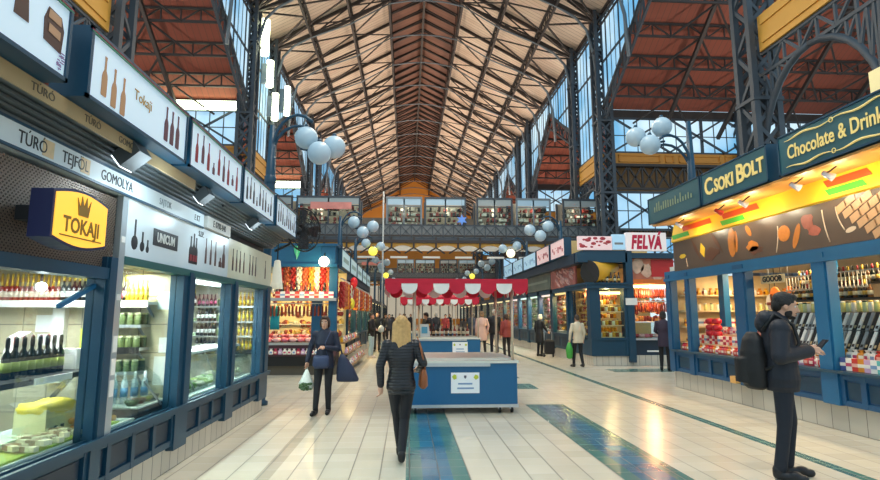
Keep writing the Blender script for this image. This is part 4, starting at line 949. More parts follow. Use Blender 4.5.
for i in range(23): spoon((6.6, 7.4+.075*i, 2.245), 0, 'small silver souvenir spoon hanging on the rail in the near right window', 'hanging spoons')
t = thing('square_sign', 'small pale yellow square lamp sign above the Drinks end of the dark sign', 'sign', (5.5, 5.66, 4.13)); MB().box(5.5, 5.56, 5.5, 5.82, 4.2, 4.48).build('sign_board', mat('sign_paleyellow', '#ecd9a0', .4, emit='#f4dfa0', es=.3), t); MB().bar((5.53,5.66,4.1),(5.53,5.66,4.21),.03).build('sign_foot', DARK, t)
o = MB().box(5.9, 6.05, 9.62, 9.78, .38, .5).build('wooden_block', mat('block_wood', '#d9a860', .6), None); tag(o, 'small yellowish wooden block on the plinth of the chocolate stall', 'block')
def goods_panel(t, x, y0, y1, z0, z1, cols, sg, n=60):
    """racks of wares seen as bundles: rails with hanging and lying pieces, one mesh per tone"""
    for c in cols:
        mb = MB()
        for k in range(n):
            y = R.uniform(y0+.06, y1-.06); z = z0+.12+int(R.random()*max(1,(z1-z0)/.24))*.24; 
            if R.random() < .5: mb.ball((x+sg*R.uniform(0,.25), y, z), R.uniform(.04,.09), 6, 1, 1.2, .8)
            else: mb.box(x, x+sg*.12, y-.05, y+.05, z-.08, z+R.uniform(.0,.1))
        mb.build('wares', mat('wares_'+c, c, .5, var=.3, vscale=12), t)['kind'] = 'stuff'
# ------------------------------------------------------------------ FELVÁ corner stall, Y = 17.2
def fx(px): return (px-407)*.03185
def fz(y): return 1.6+(315-y)*.03185
FY = 17.2
fs = thing('corner_stall', 'blue corner butcher stall with the red FELVÁ sign beyond the chocolate stall', 'stall', (7.3, 18.2, 0))
mb = MB(); mb.box(fx(593), fx(684), FY+.05, 19.4, 0, .32); mb.build('plinth', PLINTH, fs)
mb = MB(); mb.box(fx(592), fx(632), FY, 19.4, .3, .85); mb.box(fx(592), fx(632), FY-.04, 19.4, .8, .88); mb.build('base_panel', BLUED, fs)
mb = MB()
for bx_ in ((fx(591.6), fx(602), FY-.02, FY+.3, .32, 2.45), (fx(627), fx(630), FY-.02, FY+.3, .32, 2.45), (fx(630), fx(637), FY-.05, FY+.2, .1, 3.7), (fx(591.6), fx(596), FY+1.9, FY+2.19, .32, 2.45)): MB().box(*bx_).build('post', BLUED, fs)
mb = MB(); mb.box(fx(588), fx(634), FY-.1, 19.4, 2.45, 2.6); mb.box(fx(586), fx(634), FY-.14, 19.4, 2.58, 2.64); mb.build('ledge', BLUED, fs)
MB().box(fx(602), fx(627), FY+.05, FY+.06, .88, 2.45).build('window_pane', GLASS, fs)
MB().box(fx(593), fx(594), FY+.3, 19.1, .88, 2.45).build('window_pane', GLASS, fs)
MB().box(fx(592), fx(684), 19.3, 19.4, .3, 4.3).build('back_wall', mat('warm_wall', '#e0bd7c', .6, var=.12), fs)
mb = MB(); mb.box(fx(586), fx(632), FY-.02, 19.4, 3.62, 3.7); mb.box(fx(580), fx(632), FY-.05, FY+.2, 3.3, 3.62); mb.build('upper_beam', BLUED, fs)
MB().box(fx(632), fx(684), FY, FY+.3, 3.45, 3.62).build('upper_beam', BLUED, fs)
MB().box(fx(637), fx(684), FY+.1, FY+1.0, .32, .8).build('counter_base', NAVY, fs)
MB().box(fx(650), fx(664), FY+.09, FY+.1, .42, .47).build('base_lettering', WHITE, fs)
MB().box(fx(637), fx(684), FY-.02, FY+1.0, .8, .86).build('counter_top', STEEL, fs)
MB().box(fx(637), fx(684), FY+.02, FY+.03, .86, 1.35).build('counter_glass_pane', GLASS, fs)
MB().box(fx(637), fx(684), FY+.1, FY+.9, 1.35, 1.39).build('counter_shelf', WHITE, fs)
MB().box(fx(637), fx(684), FY+.2, FY+.3, 2.75, 3.45).build('photo_banner', mat('meat_photo', '#c4775a', .5, var=.6, vscale=2.5), fs)
mb = MB()
for y, z, r in ((7.6,3.2,.22),(7.9,3.05,.2),(8.25,3.0,.24)): mb.prism([(r*math.cos(k*PI/8)*R.uniform(.8,1.1), r*1.2*math.sin(k*PI/8)*R.uniform(.8,1.1)) for k in range(16)], (y, FY+.195, z), (1,0,0), (0,0,1), (0,-.01,0))
mb.build('printed_food', mat('print_ham', '#d9b49a', .5, var=.4, vscale=8), fs)
MB().box(fx(660), fx(684), FY+.18, FY+.2, 2.85, 3.42).build('red_print', mat('print_red2', '#c22c2c', .5), fs)
MB().box(fx(637), fx(684), FY-.05, FY+.25, 2.6, 2.75).build('orange_awning', mat('awning_orange', '#d9702c', .6, var=.2, vscale=10), fs)
MB().box(fx(602), fx(627), FY+.3, FY+.34, 2.28, 2.36).build('warm_tube', mat('tube_warm', '#ffe2a8', .3, emit='#ffd78a', es=6), fs)
MB().box(fx(637), fx(684), FY+.3, FY+.34, 2.5, 2.58).build('warm_tube', MATS['tube_warm'], fs)
t = thing('felva_sign', 'white sign with red FELVÁ lettering', 'sign', (7.9, FY, 3.6)); MB().box(fx(631), fx(673), FY-.12, FY+.05, 3.68, 4.28).build('sign_board', mat('sign_pinkwhite', '#f2e4e2', .4, emit='#f6e6e4', es=.2), t)
text('FELVÁ', 'lettering', .6, mat('letter_red', '#c5123c', .4), t, (fx(651.5), FY-.125, 3.94), (1,0,0), (0,0,1), .01, shear=.2, bold=.03, sx=.56, space=1.13)
t = thing('picture_sign', 'pink lit sign with sausage pictures left of the FELVÁ sign', 'sign', (6.1, FY, 3.8)); MB().box(fx(581), fx(616), FY-.1, FY+.05, 3.7, 4.15).build('sign_board', mat('sign_pink', '#f0cfd0', .4, emit='#f2d4d4', es=.2), t)
mb = MB()
for k in range(16): mb.ball((fx(583)+.062*k, FY-.1, 3.78+.3*R.random()), R.uniform(.03,.08), 7, 1.4, .1, .8)
mb.build('printed_sausage', mat('print_meat', '#b03a44', .5, var=.3, vscale=20), t)
t = thing('blue_sign', 'small pale blue sign at the corner beside FELVÁ', 'sign', (7, FY, 3.7)); MB().box(fx(617), fx(630), FY-.08, FY+.05, 3.72, 4.22).build('sign_board', mat('sign_blue', '#a9d0e8', .4, emit='#b5d8ee', es=.25), t); MB().box(fx(619), fx(628), FY-.085, FY-.08, 3.88, 3.95).build('printed_line', GREY, t)
t = thing('paper_notice', 'white paper notice on the blue post under FELVÁ', 'notice', (7.2, FY, 1.8)); MB().box(fx(628), fx(640), FY-.07, FY-.06, 1.92, 2.14).build('sheet', WHITE, t)
t = thing('ventilation_horn', 'yellow ventilation horn lying on the ledge of the corner stall', 'duct', (6.5, 17.4, 2.62)); MB().tube([(fx(594),17.2,2.98),(fx(606),17.4,3.02),(fx(622),17.7,3.2)], [.36,.34,.28], 16).build('horn_body', mat('horn_yellow', '#d9a32a', .4, var=.1), t); MB().tube([(fx(592),17.17,2.97),(fx(594),17.2,2.98)], [.4,.37], 16).build('horn_rim', DARK, t); MB().tube([(fx(591.8),17.165,2.97),(fx(592),17.17,2.97)], [.34,.34], 16).build('horn_mouth', BLACK, t)
hb = [Rep(bottle('wine_bottle', c, l, '#3a2a2a', .05, .34, .4)) for c, l in (('#1d2b1d','#d9cfae'),('#3a2018','#c9a24a'))]
for i in range(6): hb[i % 2]((fx(602)+.13*i, 17.18, 2.64), 0, '%s bottle from the left standing on the ledge in front of the yellow horn' % ORD[i], 'bottles on the ledge')
def sausage_proto(name, c, r=.03, h=.3):
    t = thing(name, '', 'sausage'); MB().tube([(0,0,0),(.01,0,-.04),(.015,0,-h*.5),(.0,0,-h+.03),(-.012,0,-h)], [.008,r,r*1.1,r,.008], 7).build('sausage_body', mat('saus_'+c, c, .4, var=.2, vscale=20), t, False); MB().tube([(0,0,.06),(0,0,-.005)], .004, 4).build('string', OFFW, t, False); return t
saus = [Rep(sausage_proto('hanging_sausage', c)) for c in ('#8a3320','#b0502a','#6d2a20')]
mb = MB(); mb.bar((fx(637),FY+.4,2.52),(fx(684),FY+.4,2.52),.03); o = mb.build('hanging_rail', STEEL, None); tag(o, 'steel rail of sausages under the FELVÁ photo banner', 'rail')
mb = MB(); mb.bar((fx(637),FY+.4,2.05),(fx(684),FY+.4,2.05),.03); o = mb.build('hanging_rail', STEEL, None); tag(o, 'second steel rail of sausages behind the FELVÁ counter', 'rail')
for k, z in enumerate((2.46, 1.99)):
    for i in range(22): saus[R.randrange(3)]((fx(638)+.066*i, FY+.4, z), R.uniform(0,6), '%s sausage from the left on the %s rail under FELVÁ' % (ORD[i], ('upper','lower')[k]), 'sausages on the %s rail' % ('upper','lower')[k])
shelf('wall_shelf', 'golden upper shelf in the corner stall window', fx(602), fx(628), FY+.5, FY+.8, 1.95, CREAM); shelf('wall_shelf', 'middle shelf in the corner stall window', fx(602), fx(628), FY+.5, FY+.8, 1.5, CREAM); shelf('wall_shelf', 'lower shelf in the corner stall window', fx(602), fx(628), FY+.5, FY+.8, 1.05, CREAM)
hj = [Rep(jar('honey_jar', c, l, .055, .16)) for c, l in (('#d79a2a','#e9d27a'),('#8a4a20','#e9d27a'),('#e8dcb4','#b02a2a'))]
for k, z in enumerate((1.95,1.5,1.05)):
    for i in range(7): hj[(i*(k+1)) % 3]((fx(603.5)+.11*i, FY+.6, z), 0, '%s jar from the left on the %s shelf of the corner stall window' % (ORD[i], ('golden upper','middle','lower')[k]), 'jars on the %s corner shelf' % ('upper','middle','lower')[k])
for i in range(7): saus[i % 3]((fx(603.5)+.11*i, FY+.45, 2.4), 0, '%s sausage from the left hanging at the top of the corner stall window' % ORD[i], 'sausages in the corner window')
for k, z in enumerate((1.72,1.28,.9)):
    for i in range(7): hj[(i+k) % 3]((fx(603.5)+.11*i, FY+.18, z), 0, '%s front jar from the left, %s hanging step of the corner stall window' % (ORD[i], ('upper','middle','lower')[k]), 'front jars %s' % ('upper','middle','lower')[k])
    shelf('wall_shelf', ('upper','middle','lower')[k]+' narrow front shelf of the corner stall window', fx(602.5), fx(627), FY+.09, FY+.27, z, CREAM, None, 'shelf', False)
def ham(name='meat_cut', c='#c4606a'):
    t = thing(name, '', 'meat'); MB().ball((0,0,.07), .09, 9, 1.4, 1, .75).build('meat_body', mat('meat_'+c, c, .4, var=.35, vscale=14), t, False); MB().tube([(.1,0,.07),(.14,0,.08)], [.025,.02], 6).build('bone', OFFW, t, False); return t
hams = [Rep(ham(c=c)) for c in ('#d9707c','#b8474c','#e6a9a2','#a3523c')]
for i in range(9): hams[i % 3]((fx(639)+.16*i, FY+.4, .86), R.uniform(0,6), '%s pink meat cut from the left in the FELVÁ counter' % ORD[i], 'meat in the FELVÁ counter')
goods_panel(fs, fx(594)+.15, FY+.35, FY+1.85, .95, 2.4, ('#d9a24a','#b8474c','#e8d7b8','#8a3a24'), 1, 60)
light('POINT', 'shop_lamp', (fx(592.5)+.3, FY+1.1, 2.3), 25, '#ffd894', .08)
for c in ('#c9683a','#8a2f24','#e0a04a','#e8cfae'):
    mb = MB()
    for k in range(46): mb.ball((R.uniform(fx(638),fx(682)), FY+.92, 1.42+.27*R.randrange(4)+R.uniform(0,.1)), R.uniform(.05,.09), 6, 1, .6, 1.2)
    mb.build('wares', mat('felva_'+c, c, .5, var=.3, vscale=14), fs)['kind'] = 'stuff'
light('POINT', 'shop_lamp', (7.9, FY+.2, 2.35), 60, '#ffc98a', .08); light('POINT', 'shop_lamp', (6.6, FY+.4, 2.3), 45, '#ffd894', .08)
# ------------------------------------------------------------------ right row beyond FELVÁ
RX2 = 5.85
ENV = [('#e6b13c','#b03a2a'),('#d8e2d0','#5a7a4a'),('#e7a9a9','#a3343c'),('#e3b46a','#8a3a24'),('#dcd8d0','#7a8a9a')]
MODN = [0]
def module(k, x, y0, y1, sg, lab, cols, sign=True, warm='#ffd9a0', es=1.6, base=BLUED, depth=2.6, name='market_stall'):
    """one aisle stall: sg = +1 stands to the right of the aisle, -1 to the left"""
    t = thing(name, lab, 'stall', (x+sg*1.2, (y0+y1)/2, 0))
    MB().box(x+sg*.06, x+sg*depth, y0, y1, 0, .34).build('plinth', PLINTH, t)
    mb = MB(); mb.box(x, x+sg*.1, y0, y1, .34, .9); mb.box(x-sg*.06, x+sg*.3, y0, y1, .86, .92); mb.build('base_panel', base, t)
    mb = MB()
    n = max(1, round((y1-y0)/1.1))
    for i in range(n): mb.box(x-sg*.012, x+sg*.02, y0+(y1-y0)*(i+.12)/n, y0+(y1-y0)*(i+.88)/n, .44, .78)
    mb.build('recessed_panel', NAVY, t)
    for y in (y0, y1-.16): MB().box(x-sg*.04, x+sg*.14, y, y+.16, .3, 2.6).build('post', base, t)
    MB().box(x-sg*.04, x+sg*.12, y0, y1, 2.45, 2.62).build('lintel', base, t)
    MB().box(x+sg*depth, x+sg*(depth+.1), y0, y1, .3, 2.72).build('back_wall', mat('warm_wall2', '#dccfae', .6, var=.15), t)
    MB().box(x+sg*.1, x+sg*depth, y0, y1, 2.62, 2.72).build('roof_board', DARK, t)
    MB().box(x+sg*.1, x+sg*.5, y0+.05, y1-.05, .9, 1.0).build('display_deck', STEEL, t)
    MB().box(x+sg*.06, x+sg*.14, y0+.2, y1-.2, 2.38, 2.44).build('strip_lamp', mat('strip_'+warm, warm, .3, emit=warm, es=es), t)
    MB().box(x+sg*.02, x+sg*.03, y0+.16, y1-.16, .92, 2.45).build('window_pane', GLASS, t)
    MB().box(x+sg*.85, x+sg*.9, y0+.05, y1-.05, .9, 2.5).build('display_back', mat('display_cream', '#e9dcc0', .6), t)
    if y0 < 34: light('AREA', 'stall_fill', (x+sg*.3, (y0+y1)/2, 2.36), 105, warm, .25, (0,0,PI/2), None, None)  # area light added to brighten the window display, besides the strip lamp
    goods_panel(t, x+sg*.32, y0+.15, y1-.15, .95, 2.4, cols, sg, 80)
    return t
PAL = [('#d9707c','#b8474c','#e6b9a9','#e2a23c'),('#e6a9b2','#c9434f','#efe2d2','#8a2f35'),('#e6d9b0','#c9c4b8','#8fa65a','#5a6a4a'),('#d8d8cc','#a9b8b0','#6a7a5a','#e0c87a'),('#e8a0a8','#d05a62','#f0dccb','#b33c46'),('#e2b04a','#c27a2c','#e8d7a8','#8a4a24')]
LABR = ['warm-lit sausage window next to the blue FELVÁ corner', 'pink meat window under the large meat photo banner', 'window of jars and pale goods behind the lady with the trolley', 'pale green-lit window left of the trolley lady', 'pink-lit meat window beyond the trolley lady', 'warm-lit window just right of the red awning pole']
for k in range(6):
    module(k, RX2, 19.45+2.2*k, 21.6+2.2*k, 1, LABR[k], PAL[(5,4,3,2,1,0)[k]], warm=('#ffd08a','#ffd9d0','#eef6e6','#eaf6f2','#ffd9dc','#ffd9a0')[k])
for k in range(8): module(k, RX2, 32.7+3.4*k, 36.0+3.4*k, 1, '%s stall of the far right row beyond the red coat' % ORD[k], PAL[k % 6], base=NAVY)
t = thing('photo_banner', 'large dark red banner with meat photographs on the right aisle', 'banner', (5.8, 20, 2.5)); MB().box(5.78, 5.84, 18.3, 21.5, 2.62, 3.55).build('banner_sheet', mat('banner_meat', '#b56a60', .5, var=.5, vscale=2.2), t)
mb = MB()
for k in range(26):
    y, z = R.uniform(18.5,21.3), R.uniform(2.72,3.45); mb.tube([(5.775,y-.2,z-.1),(5.77,y,z),(5.775,y+.2,z+.08)], [.03,.06,.03], 5)
mb.build('printed_sausage', mat('print_pinkmeat', '#d8a59a', .5, var=.4, vscale=9), t)
t = thing('photo_banner', 'grey-green banner beyond the meat photographs', 'banner', (5.8, 24, 2.6)); MB().box(5.78, 5.84, 21.6, 26.5, 2.64, 3.4).build('banner_sheet', mat('banner_grey', '#6d7468', .5, var=.4, vscale=2), t); MB().box(5.77, 5.78, 22, 26, 2.95, 3.05).build('printed_band', mat('band_faint', '#9aa08f', .5), t)
sgl = [('pink lit sign with meat pictures nearest the corner over the right aisle', MATS['sign_pink'], 18.2, 20.0), ('second pink lit sign over the right aisle', MATS['sign_pink'], 20.2, 22.2), ('largest of the pale blue signs over the right aisle', MATS['sign_blue'], 22.4, 24.8), ('middle pale blue sign over the right aisle', MATS['sign_blue'], 25, 27.3), ('farthest pale blue sign over the right aisle', MATS['sign_blue'], 27.5, 29.8)]
for i, (lab, m_, a, b) in enumerate(sgl):
    t = lightbox(a, b, lab, 3.62, 4.27, 5.4, m_, BLUED, -1, .25)
    mb = MB()
    for q in range(8): mb.box(5.393, 5.399, a+.2+(b-a-.4)*q/8, a+.2+(b-a-.4)*(q+.6)/8, 3.8+.1*(q % 3), 3.92+.1*(q % 2))
    mb.build_each('printed_picture', MATS['print_meat'] if i < 2 else mat('print_ice', '#7fb0cf', .5), t)
MB().box(5.5, 8.4, 17.5, 19.4, 3.28, 3.62).build('upper_box', NAVY, fs)
mb = MB(); mb.box(5.5, 8.4, 19.42, 30, 3.3, 3.6); mb.box(5.86, 8.4, 19.42, 30, 2.74, 3.3); o = mb.build('stall_canopy_box', NAVY, None); tag(o, 'long dark blue canopy box above the right row behind FELVÁ', 'canopy')
# ------------------------------------------------------------------ left butcher stall beyond the cross aisle, Y = 15
def gx(px): return (px-407)*.0278
def gz(y): return 1.6+(315-y)*.0278
GY = 15.0
bs = thing('butcher_stall', 'blue corner stall with hanging sausages and peppers behind the lady with bags', 'stall', (-3.2, 16.2, 0))
MB().box(gx(250), gx(338), GY+.1, 17.4, 0, .25).build('plinth', mat('plinth_brown', '#5a5244', .5), bs)
MB().box(gx(250), gx(338), GY, GY+.8, .25, .5).build('counter_base', BLACK, bs)
MB().box(gx(250), gx(338), GY-.02, GY+.8, .5, .8).build('counter_front', mat('front_wine', '#4a2a33', .5), bs)
MB().box(gx(250), gx(338), GY-.06, GY+.9, .8, .86).build('counter_top', STEEL, bs)
MB().box(gx(250), gx(338), GY-.1, GY+.3, 1.98, 2.06).build('upper_shelf', STEEL, bs)
MB().box(gx(240), gx(338), 17.2, 17.3, .3, 3.0).build('back_wall', mat('butcher_wall', '#ecd9a0', .6, var=.1), bs)
mb = MB(); mb.box(gx(330), gx(338), GY-.02, GY+.2, .8, 3.0); mb.box(gx(240), gx(262), GY, GY+.3, .3, 3.4); mb.box(gx(312), gx(322), GY+.3, GY+.5, .86, 2.9); mb.build('post', BLUE, bs)
mb = MB(); mb.box(gx(240), gx(336), GY-.15, 17.4, 2.95, 3.5); mb.box(gx(238), gx(338), GY-.2, 17.4, 2.9, 2.98); mb.box(gx(238), gx(338), GY-.2, 17.4, 3.47, 3.54); mb.box(gx(320), gx(322), GY-.18, GY-.1, 2.95, 3.5); mb.build('blue_parapet', BLUE, bs)
MB().box(gx(262), gx(312), GY+.15, GY+.2, 2.3, 2.38).build('warm_tube', MATS['tube_warm'], bs)
t = thing('leaf_sign', 'small green leaf-shaped emblem on the blue parapet', 'sign', (gx(299), GY-.17, 3.2)); MB().prism([(0,-.2),(.07,0),(.09,.12),(.05,.2),(-.05,.2),(-.09,.12),(-.07,0)], (gx(299),GY-.16,3.3), (1,0,0), (0,0,1), (0,-.02,0)).build('leaf_shape', mat('leaf_green', '#3fae7c', .5), t); MB().bar((gx(299),GY-.19,3.1),(gx(299),GY-.19,3.48),.015).build('leaf_vein', mat('leaf_vein', '#8fd6b4', .5), t)
t = thing('corner_lamp', 'bright yellow-white round lamp under the blue parapet corner', 'lamp', (gx(326), GY-.3, 2.9)); MB().ball((gx(326),GY-.3,3.03), .14, 12).build('bulb', mat('bulb_warm', '#fff6d8', .3, emit='#fff0c0', es=9), t); MB().bar((gx(326),GY-.3,3.15),(gx(326),GY-.1,3.3),.03).build('lamp_arm', DARK, t)
light('POINT', 'shop_lamp', (gx(290), GY+.6, 2.2), 110, '#ffdf9a', .1); light('POINT', 'shop_lamp', (gx(318), GY-.5, 2.6), 45, '#ffe0a0', .1)
# goods of that stall
for i in range(16): hams[i % 4]((gx(272)+.108*i, GY+.2+.1*(i % 2), .86), R.uniform(0,6), '%s meat piece from the left in the front row of the left butcher counter' % ORD[i], 'front meat row')
for i in range(16): hams[(i+1) % 4]((gx(273)+.108*i, GY+.42, .95), R.uniform(0,6), '%s meat piece from the left in the back row of the left butcher counter' % ORD[i], 'back meat row')
for i in range(14): pouch[(2,5,7,4,2)[i % 5]]((gx(273)+.12*i, GY-.1, .56), PI/2, '%s pink packet from the left hung on the front of the left butcher counter' % ORD[i], 'packets on the counter front')
rl = MB().bar((gx(262),GY+.3,1.92),(gx(336),GY+.3,1.92),.03).build('hanging_rail', STEEL, None); tag(rl, 'steel sausage rail below the upper shelf of the left butcher stall', 'rail')
for i in range(18): saus[i % 3]((gx(272)+.1*i, GY+.3, 1.86), R.uniform(0,6), '%s sausage from the left on the rail of the left butcher stall' % ORD[i], 'sausages of the left butcher')
t = thing('wall_rack', 'rack of garlic and jars on the back wall of the left butcher stall', 'rack', (gx(295), 16.9, .9)); MB().box(gx(245), gx(336), 17.1, 17.18, .9, 2.6).build('rack_back', mat('rack_cream', '#f0dfae', .6, var=.12, vscale=6), t)
for c in ('#d9b35a','#a3523c','#e8ddc4','#8a2f2a'):
    mb = MB()
    for k in range(50): mb.ball((R.uniform(gx(247),gx(335)), 17.02, 1.0+.3*R.randrange(5)+R.uniform(0,.1)), R.uniform(.05,.1), 6, 1, .7, 1.1)
    mb.build('wares', mat('rackware_'+c, c, .5, var=.3, vscale=14), t)['kind'] = 'stuff'
for k in range(3): MB().box(gx(245), gx(336), 16.95, 17.1, 1.3+.4*k, 1.33+.4*k).build('rack_shelf', OFFW, t)
wb = [Rep(bottle('wine_bottle', c, l, k, .055, .42, .42)) for c, l, k in (('#3a1a1c','#c9b08a','#7a1f28'),('#1a241a','#d8cdb2','#2a2a2a'),('#9a3a30','#ece0cc','#c9a24a'))]
for i in range(13): wb[i % 3]((gx(280)+.125*i, GY+.05, 2.06), 0, '%s bottle from the left on the upper shelf of the left butcher stall' % ORD[i], 'bottles on the butcher shelf')
for i in range(12): gift[(0,5,7,2)[i % 4]]((gx(281)+.13*i, GY-.04, 2.06), PI/2, '%s small box from the left at the front of the upper butcher shelf' % ORD[i], 'boxes on the butcher shelf')
def strand(name, c, n=9, r=.045):
    t = thing(name, '', 'produce string'); mb = MB()
    for k in range(n):
        for q in range(3): mb.ball((.05*math.cos(q*2.1+k), .05*math.sin(q*2.1+k), -.08*k), r, 6, 1, 1, 1.5)
    mb.build('strung_produce', mat('strand_'+c, c, .4, var=.25, vscale=15), t, False)['kind'] = 'stuff'
    MB().tube([(0,0,.15),(0,0,-.08*n)], .006, 4).build('string', OFFW, t, False); return t
std = [(Rep(strand('pepper_string', '#a3241c')), 'red pepper'), (Rep(strand('garlic_string', '#e6dcc0')), 'white garlic'), (Rep(strand('sausage_string', '#b0522c', 8, .05)), 'brown sausage'), (Rep(strand('paprika_string', '#d98a2a')), 'orange paprika')]
for i in range(11):
    s_, nm = std[(1,0,2,0,1,2,3)[i % 7]]; s_((gx(276)+.165*i, GY+.12, 2.88), R.uniform(0,6), '%s hanging string from the left above the left butcher shelf, %s' % (ORD[i], nm), 'produce strings above the butcher shelf')
for j, (z, x_) in enumerate(((.25,-1.5),(.55,-1.62),(.85,-1.74))):
    o = MB().box(x_-.14, x_+.02, 15.3, 19.8, z-.04, z).build('crate_shelf', mat('crate_wood', '#8a6a48', .6, var=.15), None); tag(o, '%s step of the packet rack along the left aisle' % ('lowest','middle','highest')[j], 'shelf')
    for i in range(28): pouch[(2,5,7,4,2,0,1,3)[(i+3*j) % 8]]((x_-.06, 15.4+.155*i, z), R.uniform(-.3,.3), '%s packet from the near end on the %s step of the left aisle rack' % (ORD[i], ('lowest','middle','highest')[j]), 'packets on the %s step' % ('lowest','middle','highest')[j])
for k in range(4): module(k, -1.9, 17.4+2.6*k, 19.95+2.6*k, -1, '%s produce stall on the left aisle past the blue corner' % ORD[k], PAL[(5,0,1,5)[k]], warm='#ffd894')
rl = MB().bar((-1.85,15.2,2.62),(-1.85,27.4,2.62),.03).build('hanging_rail', STEEL, None); tag(rl, 'long rail of pepper and garlic strings along the left aisle', 'rail')
for i in range(30):
    s_, nm = std[(0,2,2,3,0,1,2)[i % 7]]; s_((-1.82, 15.3+.4*i, 2.47), R.uniform(0,6), '%s hanging string from the near end along the left aisle, %s' % (ORD[i], nm), 'produce strings on the left aisle')
mb = MB(); mb.box(-1.92, -4.6, 17.45, 28, 2.74, 2.95); o = mb.build('stall_canopy_box', NAVY, None); tag(o, 'dark blue canopy box above the left aisle stalls', 'canopy')
pale = mat('sign_pale', '#bcd8dc', .4, emit='#c4e0e4', es=.2)
for i in range(5):
    t = lightbox(15.4+2.4*i, 17.6+2.4*i, '%s pale green sign from the blue corner above the left aisle' % ORD[i], 2.95, 3.5, -1.86, pale, BLUED, 1, .2)
    MB().box(-1.858, -1.852, 15.8+2.4*i, 17.2+2.4*i, 3.15, 3.28).build('printed_band', mat('print_sage', '#8fb0aa', .5), t)
for k in range(9): module(k, -2.3, 28.4+3.6*k, 31.9+3.6*k, -1, '%s stall of the far left row past the pale green signs' % ORD[k], PAL[k % 6], base=NAVY)
t = thing('red_balloon', 'red heart balloon hanging among the produce on the left aisle', 'balloon', (-1.6, 18, 2.4)); MB().ball((-1.7,17.4,2.62), .12, 12, 1, 1, 1.5).build('balloon_skin', mat('balloon_red', '#d51f2c', .3), t); MB().tube([(-1.7,17.4,2.4),(-1.75,17.4,2.0)], .006).build('ribbon', WHITE, t)
t = thing('yellow_balloon', 'yellow balloon hanging beside the red one on the left aisle', 'balloon', (-1.6, 18, 2.4)); MB().ball((-1.72,17.0,1.95), .1, 12, 1, 1, 1.7).build('balloon_skin', mat('balloon_yellow', '#e0d23a', .3), t); MB().tube([(-1.72,17,2.1),(-1.83,17,2.62)], .006).build('ribbon', WHITE, t)
t = thing('teal_towel', 'teal cloth hanging at the left end of the left butcher stall', 'cloth', (gx(275), GY+.35, 1.1)); MB().loft([[Vector((gx(271)+.05*k, GY+.36+.02*math.sin(k*1.7), z)) for k in range(6)]+[Vector((gx(271)+.05*k, GY+.38+.02*math.sin(k*1.7), z)) for k in range(5,-1,-1)] for z in (1.2,1.5,1.85)]).build('cloth_sheet', mat('towel_teal', '#1f9aa8', .8), t)
